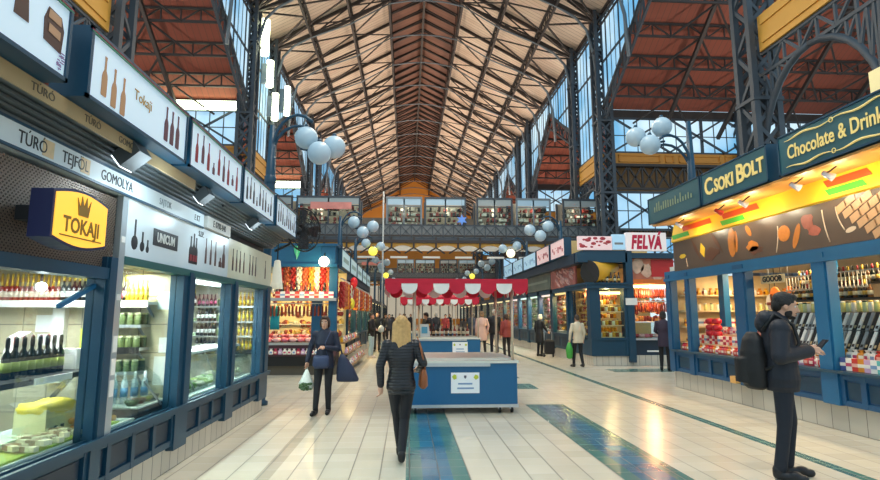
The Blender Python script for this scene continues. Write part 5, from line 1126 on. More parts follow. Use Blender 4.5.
# ------------------------------------------------------------------ carts with red awnings
def cart(x0, x1, y0, y1, lab, awn, sheet, zt=.85):
    t = thing('market_cart', lab, 'cart', ((x0+x1)/2, (y0+y1)/2, 0))
    MB().box(x0, x1, y0, y1, .14, zt-.04).build('cart_body', CARTB, t)
    MB().box(x0-.015, x1+.015, y0-.015, y1+.015, .1, .15).build('base_frame', STEEL, t)
    mb = MB(); mb.box(x0-.03, x1+.03, y0-.03, y1+.03, zt-.04, zt); mb.box(x0+.1, x1-.1, y0+.25, y1-.1, zt, zt+.02); mb.build('counter_top', mat('counter_pale', '#cfd2c8', .3, var=.1), t)
    mb = MB(); mb.box(x0+.05, x1-.45, y0-.035, y0-.02, zt-.09, zt-.035); mb.build('price_rail', STEEL, t)
    for x in (x0+.12, x1-.08, x1-.28):
        for y in (y0+.1, y1-.1):
            MB().tube([(x-.02,y,.055),(x+.02,y,.055)], .055, 12).build('wheel', BLACK, t)
            MB().box(x-.03, x+.03, y-.04, y+.03, .06, .12).build('castor_fork', STEEL, t)
    s = MB().box(sheet[0], sheet[1], y0-.008, y0-.001, sheet[2], sheet[3]).build('notice_sheet', mat('sheet_paper', '#e9eef2', .6), t)
    w_ = sheet[1]-sheet[0]; h_ = sheet[3]-sheet[2]
    mb = MB(); mb.box(sheet[0]+w_*.25, sheet[1]-w_*.25, y0-.011, y0-.008, sheet[2]+h_*.42, sheet[2]+h_*.5); mb.box(sheet[0]+w_*.22, sheet[1]-w_*.2, y0-.011, y0-.008, sheet[2]+h_*.2, sheet[2]+h_*.28); mb.build('printed_lines', mat('print_blue', '#7f9cc0', .5), s)
    mb = MB()
    for sx, a in ((.12,.6),(.88,-.6)):
        c = Vector((sheet[0]+w_*sx, y0-.011, sheet[2]+h_*.78)); mb.prism([(-.03,-.03),(.02,-.04),(.045,.01),(.02,.04),(-.03,.03)], c, (math.cos(a),0,math.sin(a)), (-math.sin(a),0,math.cos(a)), (0,.003,0))
    mb.build('printed_leaf', mat('print_leaf', '#b9c43c', .5), s)
    mb = MB(); mb.prism([(-.02,.02),(-.02,-.01),(0,-.035),(.02,-.01),(.02,.02)], (sheet[0]+w_*.5, y0-.011, sheet[2]+h_*.8), (1,0,0), (0,0,1), (0,.003,0)); mb.build('printed_crest', mat('print_crest', '#5a5a6a', .5), s)
    a0, a1, b0, b1, zb, zc = awn
    for x, y in ((x1-.05,y0+.1),(x0+.1,y0+.1),(x0+.1,y1-.1),(x1-.05,y1-.1)):
        MB().tube([(x,y,zt),(x,y,zb+.1)], .022, 8).build('pole', mat('pole_pale', '#c9b9a4', .4, .2), t)
    MB().tube([(x0+.1,y0+.1,zb+.1),(x1-.05,y0+.1,zb+.1)], .015).build('awning_bar', STEEL, t)
    mb = MB(); xm, ym = (a0+a1)/2, (b0+b1)/2; n = 24
    r1 = [Vector((a0,b0,zb+.05)), Vector((a1,b0,zb+.05)), Vector((a1,b1,zb+.05)), Vector((a0,b1,zb+.05))]
    r2 = [Vector((a0+.35,ym-.1,zc)), Vector((a1-.35,ym-.1,zc)), Vector((a1-.35,ym+.1,zc)), Vector((a0+.35,ym+.1,zc))]
    mb.loft([r1, r2], False); mb.build('awning_canopy', REDC, t)
    # scalloped valance round the edge, red and white lobes in turn
    for ci, (nm, m_) in enumerate((('red_lobe', REDC), ('white_lobe', WHC))):
        for (p, q) in ((Vector((a0,b0,0)), Vector((a1,b0,0))), (Vector((a1,b0,0)), Vector((a1,b1,0))), (Vector((a1,b1,0)), Vector((a0,b1,0))), (Vector((a0,b1,0)), Vector((a0,b0,0)))):
            L_ = (q-p).length; k = max(5, int(round(L_/.26))); k += 1-k % 2; d = (q-p)/L_; nn = Vector((d.y,-d.x,0))
            for i in range(k):
                if i % 2 != ci: continue
                w2 = L_/k/2; c = p+d*(w2*(2*i+1)); c.z = zb-.02
                pts = [(-w2,.1),(w2,.1),(w2,0)]+[(w2*math.cos(a), -.125*math.sin(a)) for a in [PI*j/8 for j in range(1,8)]]+[(-w2,0)]
                MB().prism(pts, c, d, (0,0,1), nn*.008).build(nm, m_, t)
    mb = MB(); mb.box(a0-.005, a1+.005, b0-.012, b1+.012, zb+.03, zb+.11); mb.build('valance_band', REDC, t)
    return t
cart(.03, 1.83, 9.08, 10.95, 'nearest blue market cart with a red scalloped awning and a white notice', (-.36, 2.02, 9.0, 11.2, 2.09, 2.25), (.73, 1.2, .33, .66))
cart(.32, 2.42, 18.0, 19.9, 'second blue cart behind the nearest one, under a lower red and white awning', (-.22, 2.38, 17.9, 20.2, 2.08, 2.3), (1.5, 2.0, .3, .72))
cart(.2, 2.2, 24, 26, 'third blue cart beyond the people in the middle of the hall', (-.2, 2.5, 23.9, 26.2, 2.25, 2.5), (1.0, 1.4, .3, .7))
bk = thing('cash_register', 'pale blue cash register screen on the second cart', 'register', (.75, 18.6, .87)); MB().prism([(0,0),(.42,0),(.36,.42),(.06,.42)], (.38,18.7,.87), (1,0,0), (0,0,1), (0,.3,0)).build('register_body', mat('reg_white', '#c9d4d8', .4), bk); MB().box(.5, .7, 18.69, 18.7, .98, 1.2).build('register_screen', mat('reg_screen', '#3f6f86', .2, emit='#4f9ab8', es=.3), bk)
for i in range(0):
    o = carton('goods_box', 'box', ('#e8dcc0','#c93a44','#e9e6da','#8fb06a')[i % 4], None, .12, .16, .1); o.location = (.15+.17*i, 10.0+.1*(i % 3), .87); o['label'] = '%s small goods box from the left on the nearest cart top' % ORD[i]; o['group'] = 'goods on the nearest cart'
for i in range(12): wb[i % 3]((.5+.15*i, 19.4, .87), 0, '%s bottle from the left at the back of the second cart' % ORD[i], 'bottles on the second cart')
t = thing('hanging_sign', 'white and violet small sign under the nearest red awning', 'sign', (.6, 13, 2.0)); MB().box(.3, 1.2, 18.25, 18.29, 2.42, 2.62).build('sign_board', WHITE, t); MB().box(.45, 1.05, 18.24, 18.25, 2.47, 2.55).build('printed_line', mat('print_violet', '#6a4a9a', .5), t)
# ------------------------------------------------------------------ globe lamp posts
GLOB = mat('lamp_globe', '#a9bfcc', .3, emit='#a9c6d8', es=.06)
GLOBY = mat('lamp_globe_warm', '#f6e96a', .25, emit='#f6e44a', es=.9); GLOBW = mat('lamp_globe_lit', '#fdf6d8', .25, emit='#fff4cc', es=1.0)
def lamp_post(x, y, sg, lab, lit=None, z=5.05, rr=.2, zb=0., g0=((.5,.22),(1.2,.08),(.85,-.18))):
    """three white globes on two arched arms reaching into the aisle (sg = direction)"""
    t = thing('lamp_post', lab, 'lamp', (x, y, zb))
    MB().tube([(x,y,zb),(x,y,zb+.06),(x,y,zb+.08),(x,y,3.9),(x,y,4.0),(x,y,z+.45)], [.13,.13,.085,.075,.1,.05], 10).build('post', BLUED, t)
    MB().lathe([(.08,-.1),(.11,0),(.11,.1),(.07,.16)], (x,y,4.1), 10).build('collar', BLUED, t)
    for k, (dy, rad) in enumerate(((-.18,.5),(.18,.42))):
        pts = [(x,y,4.3)]+[(x+sg*(.5-.5*math.cos(a)), y+dy*math.sin(a/2), 4.6+1.0*math.sin(a)*rad/.5*.8) for a in [PI*j/10 for j in range(8)]]
        MB().tube(pts, .03, 8).build('arm', BLUED, t)
    MB().tube([(x+sg*.55,y,z-.0),(x+sg*1.15,y,z-.1)], .025).build('spreader', BLUED, t)
    gl_ = [(x+sg*a_,y+(-.05,.05,-.2)[i_],z+b_) for i_, (a_, b_) in enumerate(g0)]
    for k, g in enumerate(gl_):
        b = MB().ball(g, rr, 20).build('globe', (lit if (lit and k == 2) else GLOB), t)
        MB().tube([(g[0],g[1],g[2]+rr*.9),(g[0],g[1],g[2]+rr*1.25)], [.06,.03], 8).build('globe_cap', BLUED, b)
lamp_post(-2.62, 10.2, 1, 'blue lamp post with three white globes beside the black fan on the left', None, 4.77, .22, 0., ((.66,.2),(1.18,.06),(.94,-.14)))
lamp_post(6.05, 10.9, -1, 'blue lamp post with three white globes above the chocolate stall', None, 5.3, .21, 3.64, ((.62,.3),(1.16,.1),(.97,-.15)))
YS = [20, 26, 34, 42, 51, 58]
for k, y in enumerate(YS):
    lamp_post(-2.5, y, 1, '%s globe lamp post from the near one going back on the left aisle' % ORD[k+1], GLOBY if k in (1,3) else None, 4.8, .22, 2.96 if y < 28 else 2.73)
    lamp_post(5.95, y+.5, -1, '%s globe lamp post from the chocolate stall going back on the right aisle' % ORD[k+1], GLOBW if k == 1 else GLOBY if k == 3 else None, 4.8, .22, 3.61 if y < 29 else 2.73)
# ------------------------------------------------------------------ gallery bridges across the nave
MESHG = mat('gallery_mesh', '#6b7072', .5, .3, var=.25, vscale=14)
YB = mat('bridge_yellow', '#c9953c', .55, var=.08)
def bridge(y, first):
    n_ = 'near' if first else 'far'
    mb = MB(); mb.box(XL, XR, y, y+3, 5.75, 5.95); struct('gallery_deck', mb, IRON, '%s gallery bridge deck across the nave' % n_)
    mb = MB(); mb.box(XL, XR, y-.06, y, 5.62, 5.78); mb.box(XL, XR, y-.05, y, 6.0, 6.08)
    k = 0; x = XL+.4
    while x < XR: mb.box(x-.05, x+.05, y-.08, y+.02, 5.3, 5.95); mb.bar((x,y-.05,5.35),(x-.5,y+.1,5.05),.07); mb.bar((x,y-.05,5.35),(x+.5,y+.1,5.05),.07); x += 1.25
    struct('gallery_brackets', mb, IRONB, 'dark brackets under the %s gallery bridge' % n_)
    mb = MB(); x = XL+.4
    while x < XR-1:
        pts = [(-.6,.62),(.6,.62)]+[(.6*math.cos(a), .32*math.sin(a)+.08) for a in [PI*j/10 for j in range(11)]]
        mb.prism(pts, (x+.625, y+.05, 5.1), (1,0,0), (0,0,1), (0,.1,0)); x += 1.25
    struct('gallery_arches', mb, YB, 'yellow arched fascia under the %s gallery bridge' % n_)
    mb = MB(); mb.box(XL, XR, y+.4, y+2.8, 5.5, 5.55)
    for k in range(11): mb.box(XL+1.9*k+.2, XL+1.9*k+1.2, y+1.2, y+1.4, 4.9, 5.0)
    struct('gallery_soffit', mb, mat('soffit_white', '#dcdad0', .5, emit='#eef2ee', es=.25), 'white lit strips under the %s gallery bridge' % n_)
    mb = MB(); mb.box(XL, XR, y+.0, y+.03, 5.95, 6.62)
    struct('gallery_mesh', mb, MESHG, 'grey mesh parapet of the %s gallery bridge' % n_)
    mb = MB(); mb.bar((XL,y,6.65),(XR,y,6.65),.07); x = XL
    while x < XR: mb.bar((x,y-.03,5.95),(x,y-.03,6.65),.05); mb.bar((x,y-.03,5.97),(x+.6,y-.03,6.62),.03); mb.bar((x+.6,y-.03,5.97),(x,y-.03,6.62),.03); x += .6
    struct('gallery_railing', mb, IRON, 'iron railing of the %s gallery bridge' % n_)
    for k, (a, b) in enumerate(((-6.3,-2.7),(-1.25,.82),(.95,3.35),(3.95,6.05),(6.25,8.3),(9.0,11.1),(-8.6,-6.5))):
        t = thing('gallery_kiosk', '%s kiosk %s' % (('near','far')[not first], ('with the red banner left of centre','left of the middle of the bridge','right of the middle of the bridge','under the blue star and globes, fourth along','beside the right globe lamps, fifth along','at the right end beside the iron column','at the hidden left end')[k])+' on the bridge', 'kiosk', ((a+b)/2, y+1, 5.95))
        mb = MB()
        for x in (a, b-.1): mb.box(x, x+.1, y+.2, y+.3, 5.95, 8.3); mb.box(x, x+.1, y+1.6, y+1.7, 5.95, 8.3)
        mb.box(a, b, y+.18, y+.3, 8.2, 8.32); mb.box(a, b, y+.18, y+.26, 7.75, 7.8); mb.box((a+b)/2-.04, (a+b)/2+.04, y+.2, y+.26, 6.0, 8.2); mb.build('kiosk_frame', IRONL if k % 3 == 1 else IRON, t)
        MB().box(a+.1, b-.1, y+.2, y+.22, 7.85, 8.2).build('awning_panel', mat('awning_blue', '#a9c6d8', .4) if k in (1,2,4) else mat('awning_grey', '#9aa4a6', .4), t)
        MB().box(a, b, y+1.7, y+1.8, 5.95, 8.3).build('back_panel', mat('kiosk_back_%d' % (k % 2), ('#b9ab94','#9d9282')[k % 2], .6, var=.3, vscale=3), t)
        MB().box(a+.1, b-.1, y+.24, y+.25, 5.95, 7.75).build('glass_front', GLASS, t)
        for q, c in enumerate(('#e9dfcd','#9a3c34','#3a3632')):
            mb = MB()
            for i in range(46):
                x = R.uniform(a+.15, b-.15); z = 6.2+.3*R.randrange(6)
                if 7.7 < z: continue
                mb.box(x-.05, x+R.uniform(.03,.1), y+R.uniform(.5,.9), y+1.0, z-.1, z+R.uniform(0,.13))
            mb.build('wares', mat('kiosk_ware_%d' % q, c, .5, var=.2, vscale=20), t)['kind'] = 'stuff'
        if k == 0: MB().box(a+.8, b-.5, y+.15, y+.18, 7.55, 7.95).build('red_banner', mat('banner_pinkred', '#d88a80', .5, var=.3, vscale=3), t)
    mb = MB(); mb.box(XL, XR, y+2.0, y+2.1, 5.95, 7.4); struct('gallery_back', mb, mat('gallery_goods', '#6d655c', .6, var=.5, vscale=3), 'dim back of the %s gallery bridge' % n_)
for x_ in (-5, -.3, 2.2, 5, 7.2, 10): light('POINT', 'kiosk_fill', (x_, 30.75, 7.6), 16, '#fff2dd', .25)  # points added to brighten the wares on the near bridge
bridge(30.2, True); bridge(65.2, False)
t = thing('star_ornament', 'blue star ornament hanging in front of the gallery bridge', 'ornament', (3.2, 30, 6.9)); MB().prism([((.32 if k % 2 == 0 else .15)*math.cos(PI/2+k*PI/6), (.32 if k % 2 == 0 else .15)*math.sin(PI/2+k*PI/6)) for k in range(12)], (3.05,29.9,6.92), (1,0,0), (0,0,1), (0,.06,0)).build('star_body', mat('star_blue', '#5f8fe0', .4, emit='#5f8fe0', es=.2), t); MB().bar((3.05,29.93,7.2),(3.05,29.93,8.3),.015).build('hanger', DARK, t)
# white post in the middle aisle
t = thing('flag_pole', 'tall thin white pole standing left of the centre in front of the gallery', 'pole', (-1.35, 29.5, 0)); MB().tube([(-1.35,29.5,0),(-1.35,29.5,8.4)], .045, 8).build('pole', mat('pole_grey', '#b5b8b6', .5), t); MB().lathe([(.2,0),(.2,.06),(.08,.1)], (-1.35,29.5,0), 12).build('foot', GREY, t)
# fluorescent floods on the left columns
GL = mat('flood_glow', '#ffffff', .3, emit='#f6ffd2', es=9)
for k, (x, y, z0, z1, lab) in enumerate(((-8.25,29.6,16.3,18.4,'long vertical flood tube on the nearest lit left column'),(-8.25,31.0,15.0,16.6,'round-topped bright flood on the left clerestory window'),(-8.25,32.5,13.5,15.2,'lower pair of flood tubes on the left clerestory'),(-8.25,35.6,15.0,17.0,'flood tube right of the brightest one on the left clerestory'))):
    t = thing('flood_tube', lab, 'lamp', (x,y,z0)); MB().tube([(x,y,z0),(x,y,z1)], .2 if k else .25, 10).build('tube_light', GL, t); MB().box(-8.72, x-.15, y-.12, y+.12, z0+.2, z1-.2).build('lamp_back', IRONL, t)
t = thing('flood_tube', 'horizontal white-green strip lamp above the left side windows', 'lamp', (-11,28.5,12.6)); MB().box(-14.6, -9.3, 28.4, 28.55, 12.55, 13.0).build('tube_light', GL, t); MB().box(-14.6, -9.3, 28.55, 28.7, 12.5, 13.1).build('lamp_back', IRONL, t)
t = thing('flood_tube', 'smaller strip lamp behind the left globe lamp', 'lamp', (-11,46.2,12.6)); MB().box(-12.6, -9.3, 46.1, 46.25, 12.5, 13.0).build('tube_light', GL, t); MB().box(-12.6, -9.3, 46.25, 46.4, 12.4, 13.1).build('lamp_back', IRONL, t)
# ------------------------------------------------------------------ people
def blobmesh(name, prims, m, voxel=.01, smooth=4, disp=None):
    """one continuous closed surface around tapered limbs and ellipsoids"""
    mb = MB()
    for p in prims:
        if p[0] == 'c':
            _, a, ra, b, rb = p; a = Vector(a); b = Vector(b)
            mb.tube([a, b], [ra, rb], 14); mb.ball(a, ra*.995, 12); mb.ball(b, rb*.995, 12)
        elif p[0] == 'e':
            _, c, r = p[:3]; k0 = len(mb.v); mb.ball((0,0,0), 1., 14, r[0], r[1], r[2])
            Rm = p[3] if len(p) > 3 else Matrix.Identity(3); c = Vector(c)
            for i in range(k0, len(mb.v)): mb.v[i] = tuple(c+Rm @ Vector(mb.v[i]))
        elif p[0] == 'l':                                     # loft of ellipses (centre, rx, ry)
            mb.loft([[Vector((c[0]+rx*math.cos(2*PI*k/20), c[1]+ry*math.sin(2*PI*k/20), c[2])) for k in range(20)] for c, rx, ry in p[1]])
    me = bpy.data.meshes.new(name); me.from_pydata(mb.v, [], mb.f); me.update()
    o = bpy.data.objects.new(name, me); COL.objects.link(o)
    r = o.modifiers.new('r', 'REMESH'); r.mode = 'VOXEL'; r.voxel_size = voxel
    s = o.modifiers.new('s', 'SMOOTH'); s.factor = .5; s.iterations = smooth
    dg = bpy.context.evaluated_depsgraph_get(); dg.update()
    m2 = bpy.data.meshes.new_from_object(o.evaluated_get(dg)); bpy.data.objects.remove(o); bpy.data.meshes.remove(me)
    m2.name = name; m2.materials.clear(); m2.materials.append(m)
    m2.polygons.foreach_set('use_smooth', [True]*len(m2.polygons))
    o = bpy.data.objects.new(name, m2); COL.objects.link(o); return o
SKIN = mat('skin', '#c99a80', .55, var=.08, vscale=12)
def hand_prims(w, d, side, curl=.5, fwd=(0,1,0), s=1.):
    """palm and five fingers from wrist w along d; thumb leaves the side of the palm on the fwd side"""
    w = Vector(w); d = Vector(d).normalized(); f = Vector(fwd); f = (f-d*f.dot(d)).normalized(); n = d.cross(f)*side
    P_ = [('e', w+d*.045*s, (.036*s,.036*s,.036*s)), ('c', w, .024*s, w+d*.08*s, .03*s)]
    for k, (o_, L_) in enumerate(((.03,.07),(.011,.08),(-.009,.075),(-.027,.058))):
        a = w+d*.08*s+f*o_*s; b = a+(d*math.cos(curl*.6)+n*math.sin(curl*.6))*L_*.5*s; c = b+(d*math.cos(curl*1.6)+n*math.sin(curl*1.6))*L_*.5*s
        P_ += [('c', a-d*.02*s, .0105*s, b, .0095*s), ('c', b, .0095*s, c, .008*s)]
    a = w+d*.03*s+f*.028*s; b = a+(d*.6+f*.7+n*.2).normalized()*.04*s; c = b+(d*.85+f*.25+n*.4).normalized()*.035*s
    return P_+[('c', a, .014*s, b, .012*s), ('c', b, .012*s, c, .009*s)]
DEF = dict(hipL=(-.09,0,.92), hipR=(.09,0,.92), kneeL=(-.1,.02,.5), kneeR=(.1,.02,.5), ankL=(-.1,-.02,.09), ankR=(.1,-.02,.09),
    shL=(-.175,0,1.42), shR=(.175,0,1.42), elL=(-.23,-.02,1.14), elR=(.23,-.02,1.14), wrL=(-.22,.06,.9), wrR=(.22,.06,.9), neck=(0,0,1.46), head=(0,.02,1.62), toeL=(-.02,.17), toeR=(.02,.17), handL=(0,.1,-1), handR=(0,.1,-1), pitch=0., turn=0.)
def person(lab, loc, rz, H=1.7, pose=None, coat='#16181d', trousers='#15171b', shoes='#101012', hair='#2a1d16', hairlen='short', coatlen=.82, vox=.014, fem=True, extra=None, skirt=False, beard=None, group=None, bump=0., hood=False, hands=True, collar=None, head_s=1., bulk=0.):
    q = dict(DEF); q.update(pose or {}); V = {k: (Vector(v) if isinstance(v, tuple) and len(v) == 3 else v) for k, v in q.items()}
    t = thing('person', lab, 'person', loc, group, rz)
    s = H/1.75; t.scale = (s,s,s)
    V['shL'].z -= .025; V['shR'].z -= .025
    w_ = .93 if fem else 1.04
    par = lambda o: setattr(o, 'parent', t) or o
    # head frame
    hd = V['head']; Rh = Matrix.Rotation(V['turn'], 3, 'Z') @ Matrix.Rotation(V['pitch'], 3, 'X')
    h = lambda x, y, z: hd+Rh @ (Vector((x,y,z))*head_s)
    hp = [('e', h(0,-.012,.03), (.074*head_s,.093*head_s,.088*head_s), Rh), ('e', h(0,.022,-.025), (.06*head_s,.072*head_s,.085*head_s), Rh), ('e', h(0,.05,-.085), (.036*head_s,.038*head_s,.028*head_s), Rh),
        ('c', h(0,.088,.015), .009, h(0,.108,-.025), .015), ('e', h(0,.07,.03), (.05*head_s,.02*head_s,.012*head_s), Rh), ('e', h(0,.086,-.058), (.024*head_s,.012*head_s,.007*head_s), Rh), ('e', h(0,.085,-.07), (.022*head_s,.012*head_s,.007*head_s), Rh),
        ('e', h(-.076,-.005,-.01), (.012,.02,.03), Rh), ('e', h(.076,-.005,-.01), (.012,.02,.03), Rh), ('c', V['neck']-Vector((0,0,.06)), .058*w_, h(0,-.02,-.06), .052*w_)]
    chest = (V['shL']+V['shR'])/2; hip = (V['hipL']+V['hipR'])/2; mid = chest.lerp(hip, .5)
    torso = lambda g: [('l', [(hip-Vector((0,0,.1)), .14+g, .1+g), (hip+Vector((0,0,.02)), .165*w_+g, .115+g), (mid-Vector((0,0,.04)), .135*w_+g, .1+g), (chest-Vector((0,0,.16)), .165*w_+g, .118+g), (chest-Vector((0,0,.04)), .165*w_+g, .1+g), (chest+Vector((0,0,.045)), .125*w_+g, .078+g), (chest+Vector((0,0,.085)), .07+g, .06+g), (chest+Vector((0,0,.11)), .052+g, .052+g)])]
    arm = lambda L_, g, k=1.: [('e', V['sh'+L_], (.06*w_+g,.06*w_+g,.06*w_+g)), ('c', V['sh'+L_], .052*w_+g, V['el'+L_], .042*w_+g), ('c', V['el'+L_], .041*w_+g, V['el'+L_].lerp(V['wr'+L_], k), .03*w_+g)]
    leg = lambda L_, g: [('c', V['hip'+L_], .085+g, V['knee'+L_], .055+g), ('c', V['knee'+L_], .053+g, V['knee'+L_].lerp(V['ank'+L_], .35), .05+g), ('c', V['knee'+L_].lerp(V['ank'+L_], .35), .05+g, V['ank'+L_], .036+g)]
    body = hp+torso(-.01)+arm('L', -.006)+arm('R', -.006)+leg('L', -.008)+leg('R', -.008)
    for L_ in 'LR':
        tx, ty = V['toe'+L_]; a = V['ank'+L_]; body.append(('c', a-Vector((0,.0,.04)), .03, a+Vector((tx*.8,ty*.8,-.06)), .024))
        if hands: body += hand_prims(V['wr'+L_], V['hand'+L_], -1 if L_ == 'L' else 1, .7)
    par(blobmesh('body', body, SKIN, vox, 3))
    # clothes
    cm = mat('coat_'+coat, coat, .62, bump=bump or .25, bscale=14); tm = mat('trousers_'+trousers, trousers, .75, bump=.25, bscale=16)
    ct = torso(.022+bulk)+arm('L', .016+bulk*.8, .96)+arm('R', .016+bulk*.8, .96)
    zb = coatlen-.0; ct += [('l', [((hip.x, hip.y, zb), .175*w_+.02+(.03 if coatlen < .7 else 0), .125+.02), ((hip.x, hip.y, hip.z+.05), .17*w_+.02, .12+.02)])]
    if collar != 'none': ct.append(('l', [(chest+Vector((0,0,.05)), .085, .08), (chest+Vector((0,.005,.11)), .074, .078), (V['neck']+Vector((0,.005,.05)), .07, .074)]))
    if hood: ct += [('e', V['neck']+Vector((0,-.11,.02)), (.13,.085,.085)), ('e', V['neck']+Vector((0,-.06,.05)), (.115,.095,.045)), ('e', V['neck']+Vector((0,-.15,-.03)), (.1,.065,.09))]
    jk = par(blobmesh('coat' if coatlen < .75 else 'jacket', ct, cm, vox, 3))
    tr = [('l', [(hip-Vector((0,0,.1)), .15, .11), (hip+Vector((0,0,.02)), .172*w_, .12), (hip+Vector((0,0,.08)), .16*w_, .112)])]
    for L_ in 'LR': tr += [('c', V['hip'+L_], .093, V['knee'+L_], .064), ('c', V['knee'+L_], .062, V['knee'+L_].lerp(V['ank'+L_], .4), .058), ('c', V['knee'+L_].lerp(V['ank'+L_], .4), .058, V['ank'+L_]+Vector((0,0,.02)), .047 if fem else .056)]
    par(blobmesh('trousers', tr, tm, vox, 3))
    for L_ in 'LR':
        a = V['ank'+L_]; tx, ty = V['toe'+L_]; tip = a+Vector((tx,ty,0)); tip.z = a.z-.055
        sh = [('c', a+Vector((0,-.02,.0)), .05, a+Vector((0,-.025,-.045)), .045), ('c', a+Vector((0,-.02,-.045)), .043, tip, .036), ('e', a.lerp(tip, .6), (.042,.06,.038))]
        par(blobmesh('shoe', sh, mat('shoe_'+shoes, shoes, .45), max(.008, vox*.8), 2))
    hm = mat('hair_'+hair, hair, .55, var=.3, vscale=30, bump=.4, bscale=70)
    hr = [('e', h(0,-.022,.045), (.082*head_s,.096*head_s,.085*head_s), Rh), ('e', h(0,-.06,-.0), (.07*head_s,.055*head_s,.08*head_s), Rh), ('e', h(0,.02,.09), (.062*head_s,.06*head_s,.035*head_s), Rh)]
    if hairlen == 'short': hr += [('e', h(s_*.07,-.015,.03), (.016,.045,.045), Rh) for s_ in (-1,1)]
    if hairlen == 'bob': hr += [('e', h(s_*.075,-.01,-.01), (.022,.055,.085), Rh) for s_ in (-1,1)]+[('e', h(0,-.075,-.05), (.075,.045,.08), Rh)]
    if hairlen == 'long':
        for k in range(9):
            a = (k-4)/4.; e_ = V['neck']+Vector((a*.095,-.1+.03*a*a,-.1-.05*R.random())); hr += [('c', h(a*.078,-.07+.05*a*a,.02), .036, e_, .03), ('c', e_, .03, e_+Vector((R.uniform(-.025,.025),-.01,-.09-.05*R.random())), .012)]
        hr += [('e', h(s_*.076,-.0,-.02), (.022,.05,.09), Rh) for s_ in (-1,1)]
    if hairlen == 'bun': hr += [('e', h(0,-.09,.1), (.04,.04,.04), Rh)]
    ho = par(blobmesh('hair', hr, hm, min(vox, .011), 2))
    if vox < .012:
        for s_ in (-1, 1):
            e = MB().ball(h(s_*.031,.069,.012), .0125, 10); par(e.build('eye', mat('eye_white', '#d9d6d0', .2), None, False, (0,0,0)))
            e = MB().ball(h(s_*.031,.0775,.011), .0055, 8); par(e.build('pupil', mat('eye_dark', '#20150f', .1), None, False, (0,0,0)))
            e = MB().tube([h(s_*.015,.094,.034), h(s_*.034,.09,.038), h(s_*.052,.078,.032)], .005, 6); par(e.build('eyebrow', hm, None, False, (0,0,0)))
        e = MB().tube([h(-.022,.093,-.064), h(0,.1,-.062), h(.022,.093,-.064)], .0052, 6); par(e.build('lips', mat('lips', '#a9645a', .45), None, False, (0,0,0)))
    if beard:
        b_ = [('e', h(s_*.044,.03,-.055), (.0155,.036,.05), Rh) for s_ in (-1,1)]+[('e', h(0,.05,-.084), (.041,.041,.031), Rh), ('e', h(0,.03,-.088), (.05,.045,.025), Rh), ('e', h(0,.088,-.047), (.028,.014,.007), Rh), ('e', h(0,.085,-.088), (.03,.018,.015), Rh)]
        par(blobmesh('beard', b_, mat('beard', beard, .7, bump=.5, bscale=120), .007, 2))
    return t, V, s
def world_pt(t, v):
    c, s_ = math.cos(t.rotation_euler.z), math.sin(t.rotation_euler.z); k = t.scale[0]
    return Vector((t.location.x+k*(v[0]*c-v[1]*s_), t.location.y+k*(v[0]*s_+v[1]*c), t.location.z+k*v[2]))
def bag_mesh(name, lab, cat, rings, m, handle=None, group=None):
    t = thing(name, lab, cat, tuple(rings[0][0])); mb = MB()
    mb.loft([[Vector((c[0]+rx*math.cos(2*PI*k/16)*(1+.06*math.sin(k*2.3+i)), c[1]+ry*math.sin(2*PI*k/16), c[2])) for k in range(16)] for i, (c, rx, ry) in enumerate(rings)]); mb.build('bag_body', m, t)
    if handle: MB().tube(handle, .008, 6).build('handle', m, t)
    return t
def quilt(name, col):
    m, nt, b = node_mat(name); b.inputs['Base Color'].default_value = lin(col); b.inputs['Roughness'].default_value = .42
    tc = nt.nodes.new('ShaderNodeTexCoord'); w_ = nt.nodes.new('ShaderNodeTexWave'); w_.bands_direction = 'Z'; w_.inputs['Scale'].default_value = 9; w_.inputs['Distortion'].default_value = 1.2; w_.inputs['Detail Scale'].default_value = 3
    bp = nt.nodes.new('ShaderNodeBump'); bp.inputs['Strength'].default_value = .4; bp.inputs['Distance'].default_value = .012
    nt.links.new(tc.outputs['Object'], w_.inputs['Vector']); nt.links.new(w_.outputs['Fac'], bp.inputs['Height']); nt.links.new(bp.outputs['Normal'], b.inputs['Normal'])
quilt('coat_#15161c', '#191b22')
# woman walking away in the middle
t1, V1, s1 = person('woman seen from behind with long blonde hair, black jacket and tan bag, walking', (-.06, 6.22, 0), -.02, 1.6,
    dict(hipL=(-.085,.0,.9), hipR=(.085,0,.9), kneeR=(.045,.06,.5), ankR=(.02,-.12,.12), kneeL=(-.05,.16,.52), ankL=(-.015,.26,.1), toeR=(0,.16), toeL=(0,.16), shL=(-.175,-.02,1.41), shR=(.175,-.0,1.41), elL=(-.255,-.06,1.14), wrL=(-.245,-.02,.9), elR=(.27,-.03,1.16), wrR=(.22,.16,1.06), handR=(-.3,.8,.1), turn=-.05),
    coat='#15161c', trousers='#14161e', shoes='#15100f', hair='#c39a60', hairlen='long', coatlen=.86, vox=.009, bump=.55)
BAGT = mat('tan_leather', '#8a4f2c', .45, var=.15)
b = thing('shoulder_bag', 'tan leather shoulder bag at the right hip of the blonde woman', 'bag', tuple(world_pt(t1, (.27,.02,.95))))
mb = MB(); c = world_pt(t1, (.27,.05,1.0)); mb.loft([[Vector((c.x+rx*math.cos(2*PI*k/16), c.y+ry*math.sin(2*PI*k/16), c.z+z)) for k in range(16)] for rx, ry, z in ((.03,.1,-.13),(.055,.13,-.1),(.05,.13,.0),(.03,.12,.08),(.015,.11,.09))]); mb.build('bag_body', BAGT, b)
MB().tube([c+Vector((.02,.08,.08)), c+Vector((.0,.03,.22)), world_pt(t1,(.2,.02,1.47)), world_pt(t1,(.24,-.09,1.35)), c+Vector((.02,-.09,.08))], .011, 6).build('strap', BAGT, b)
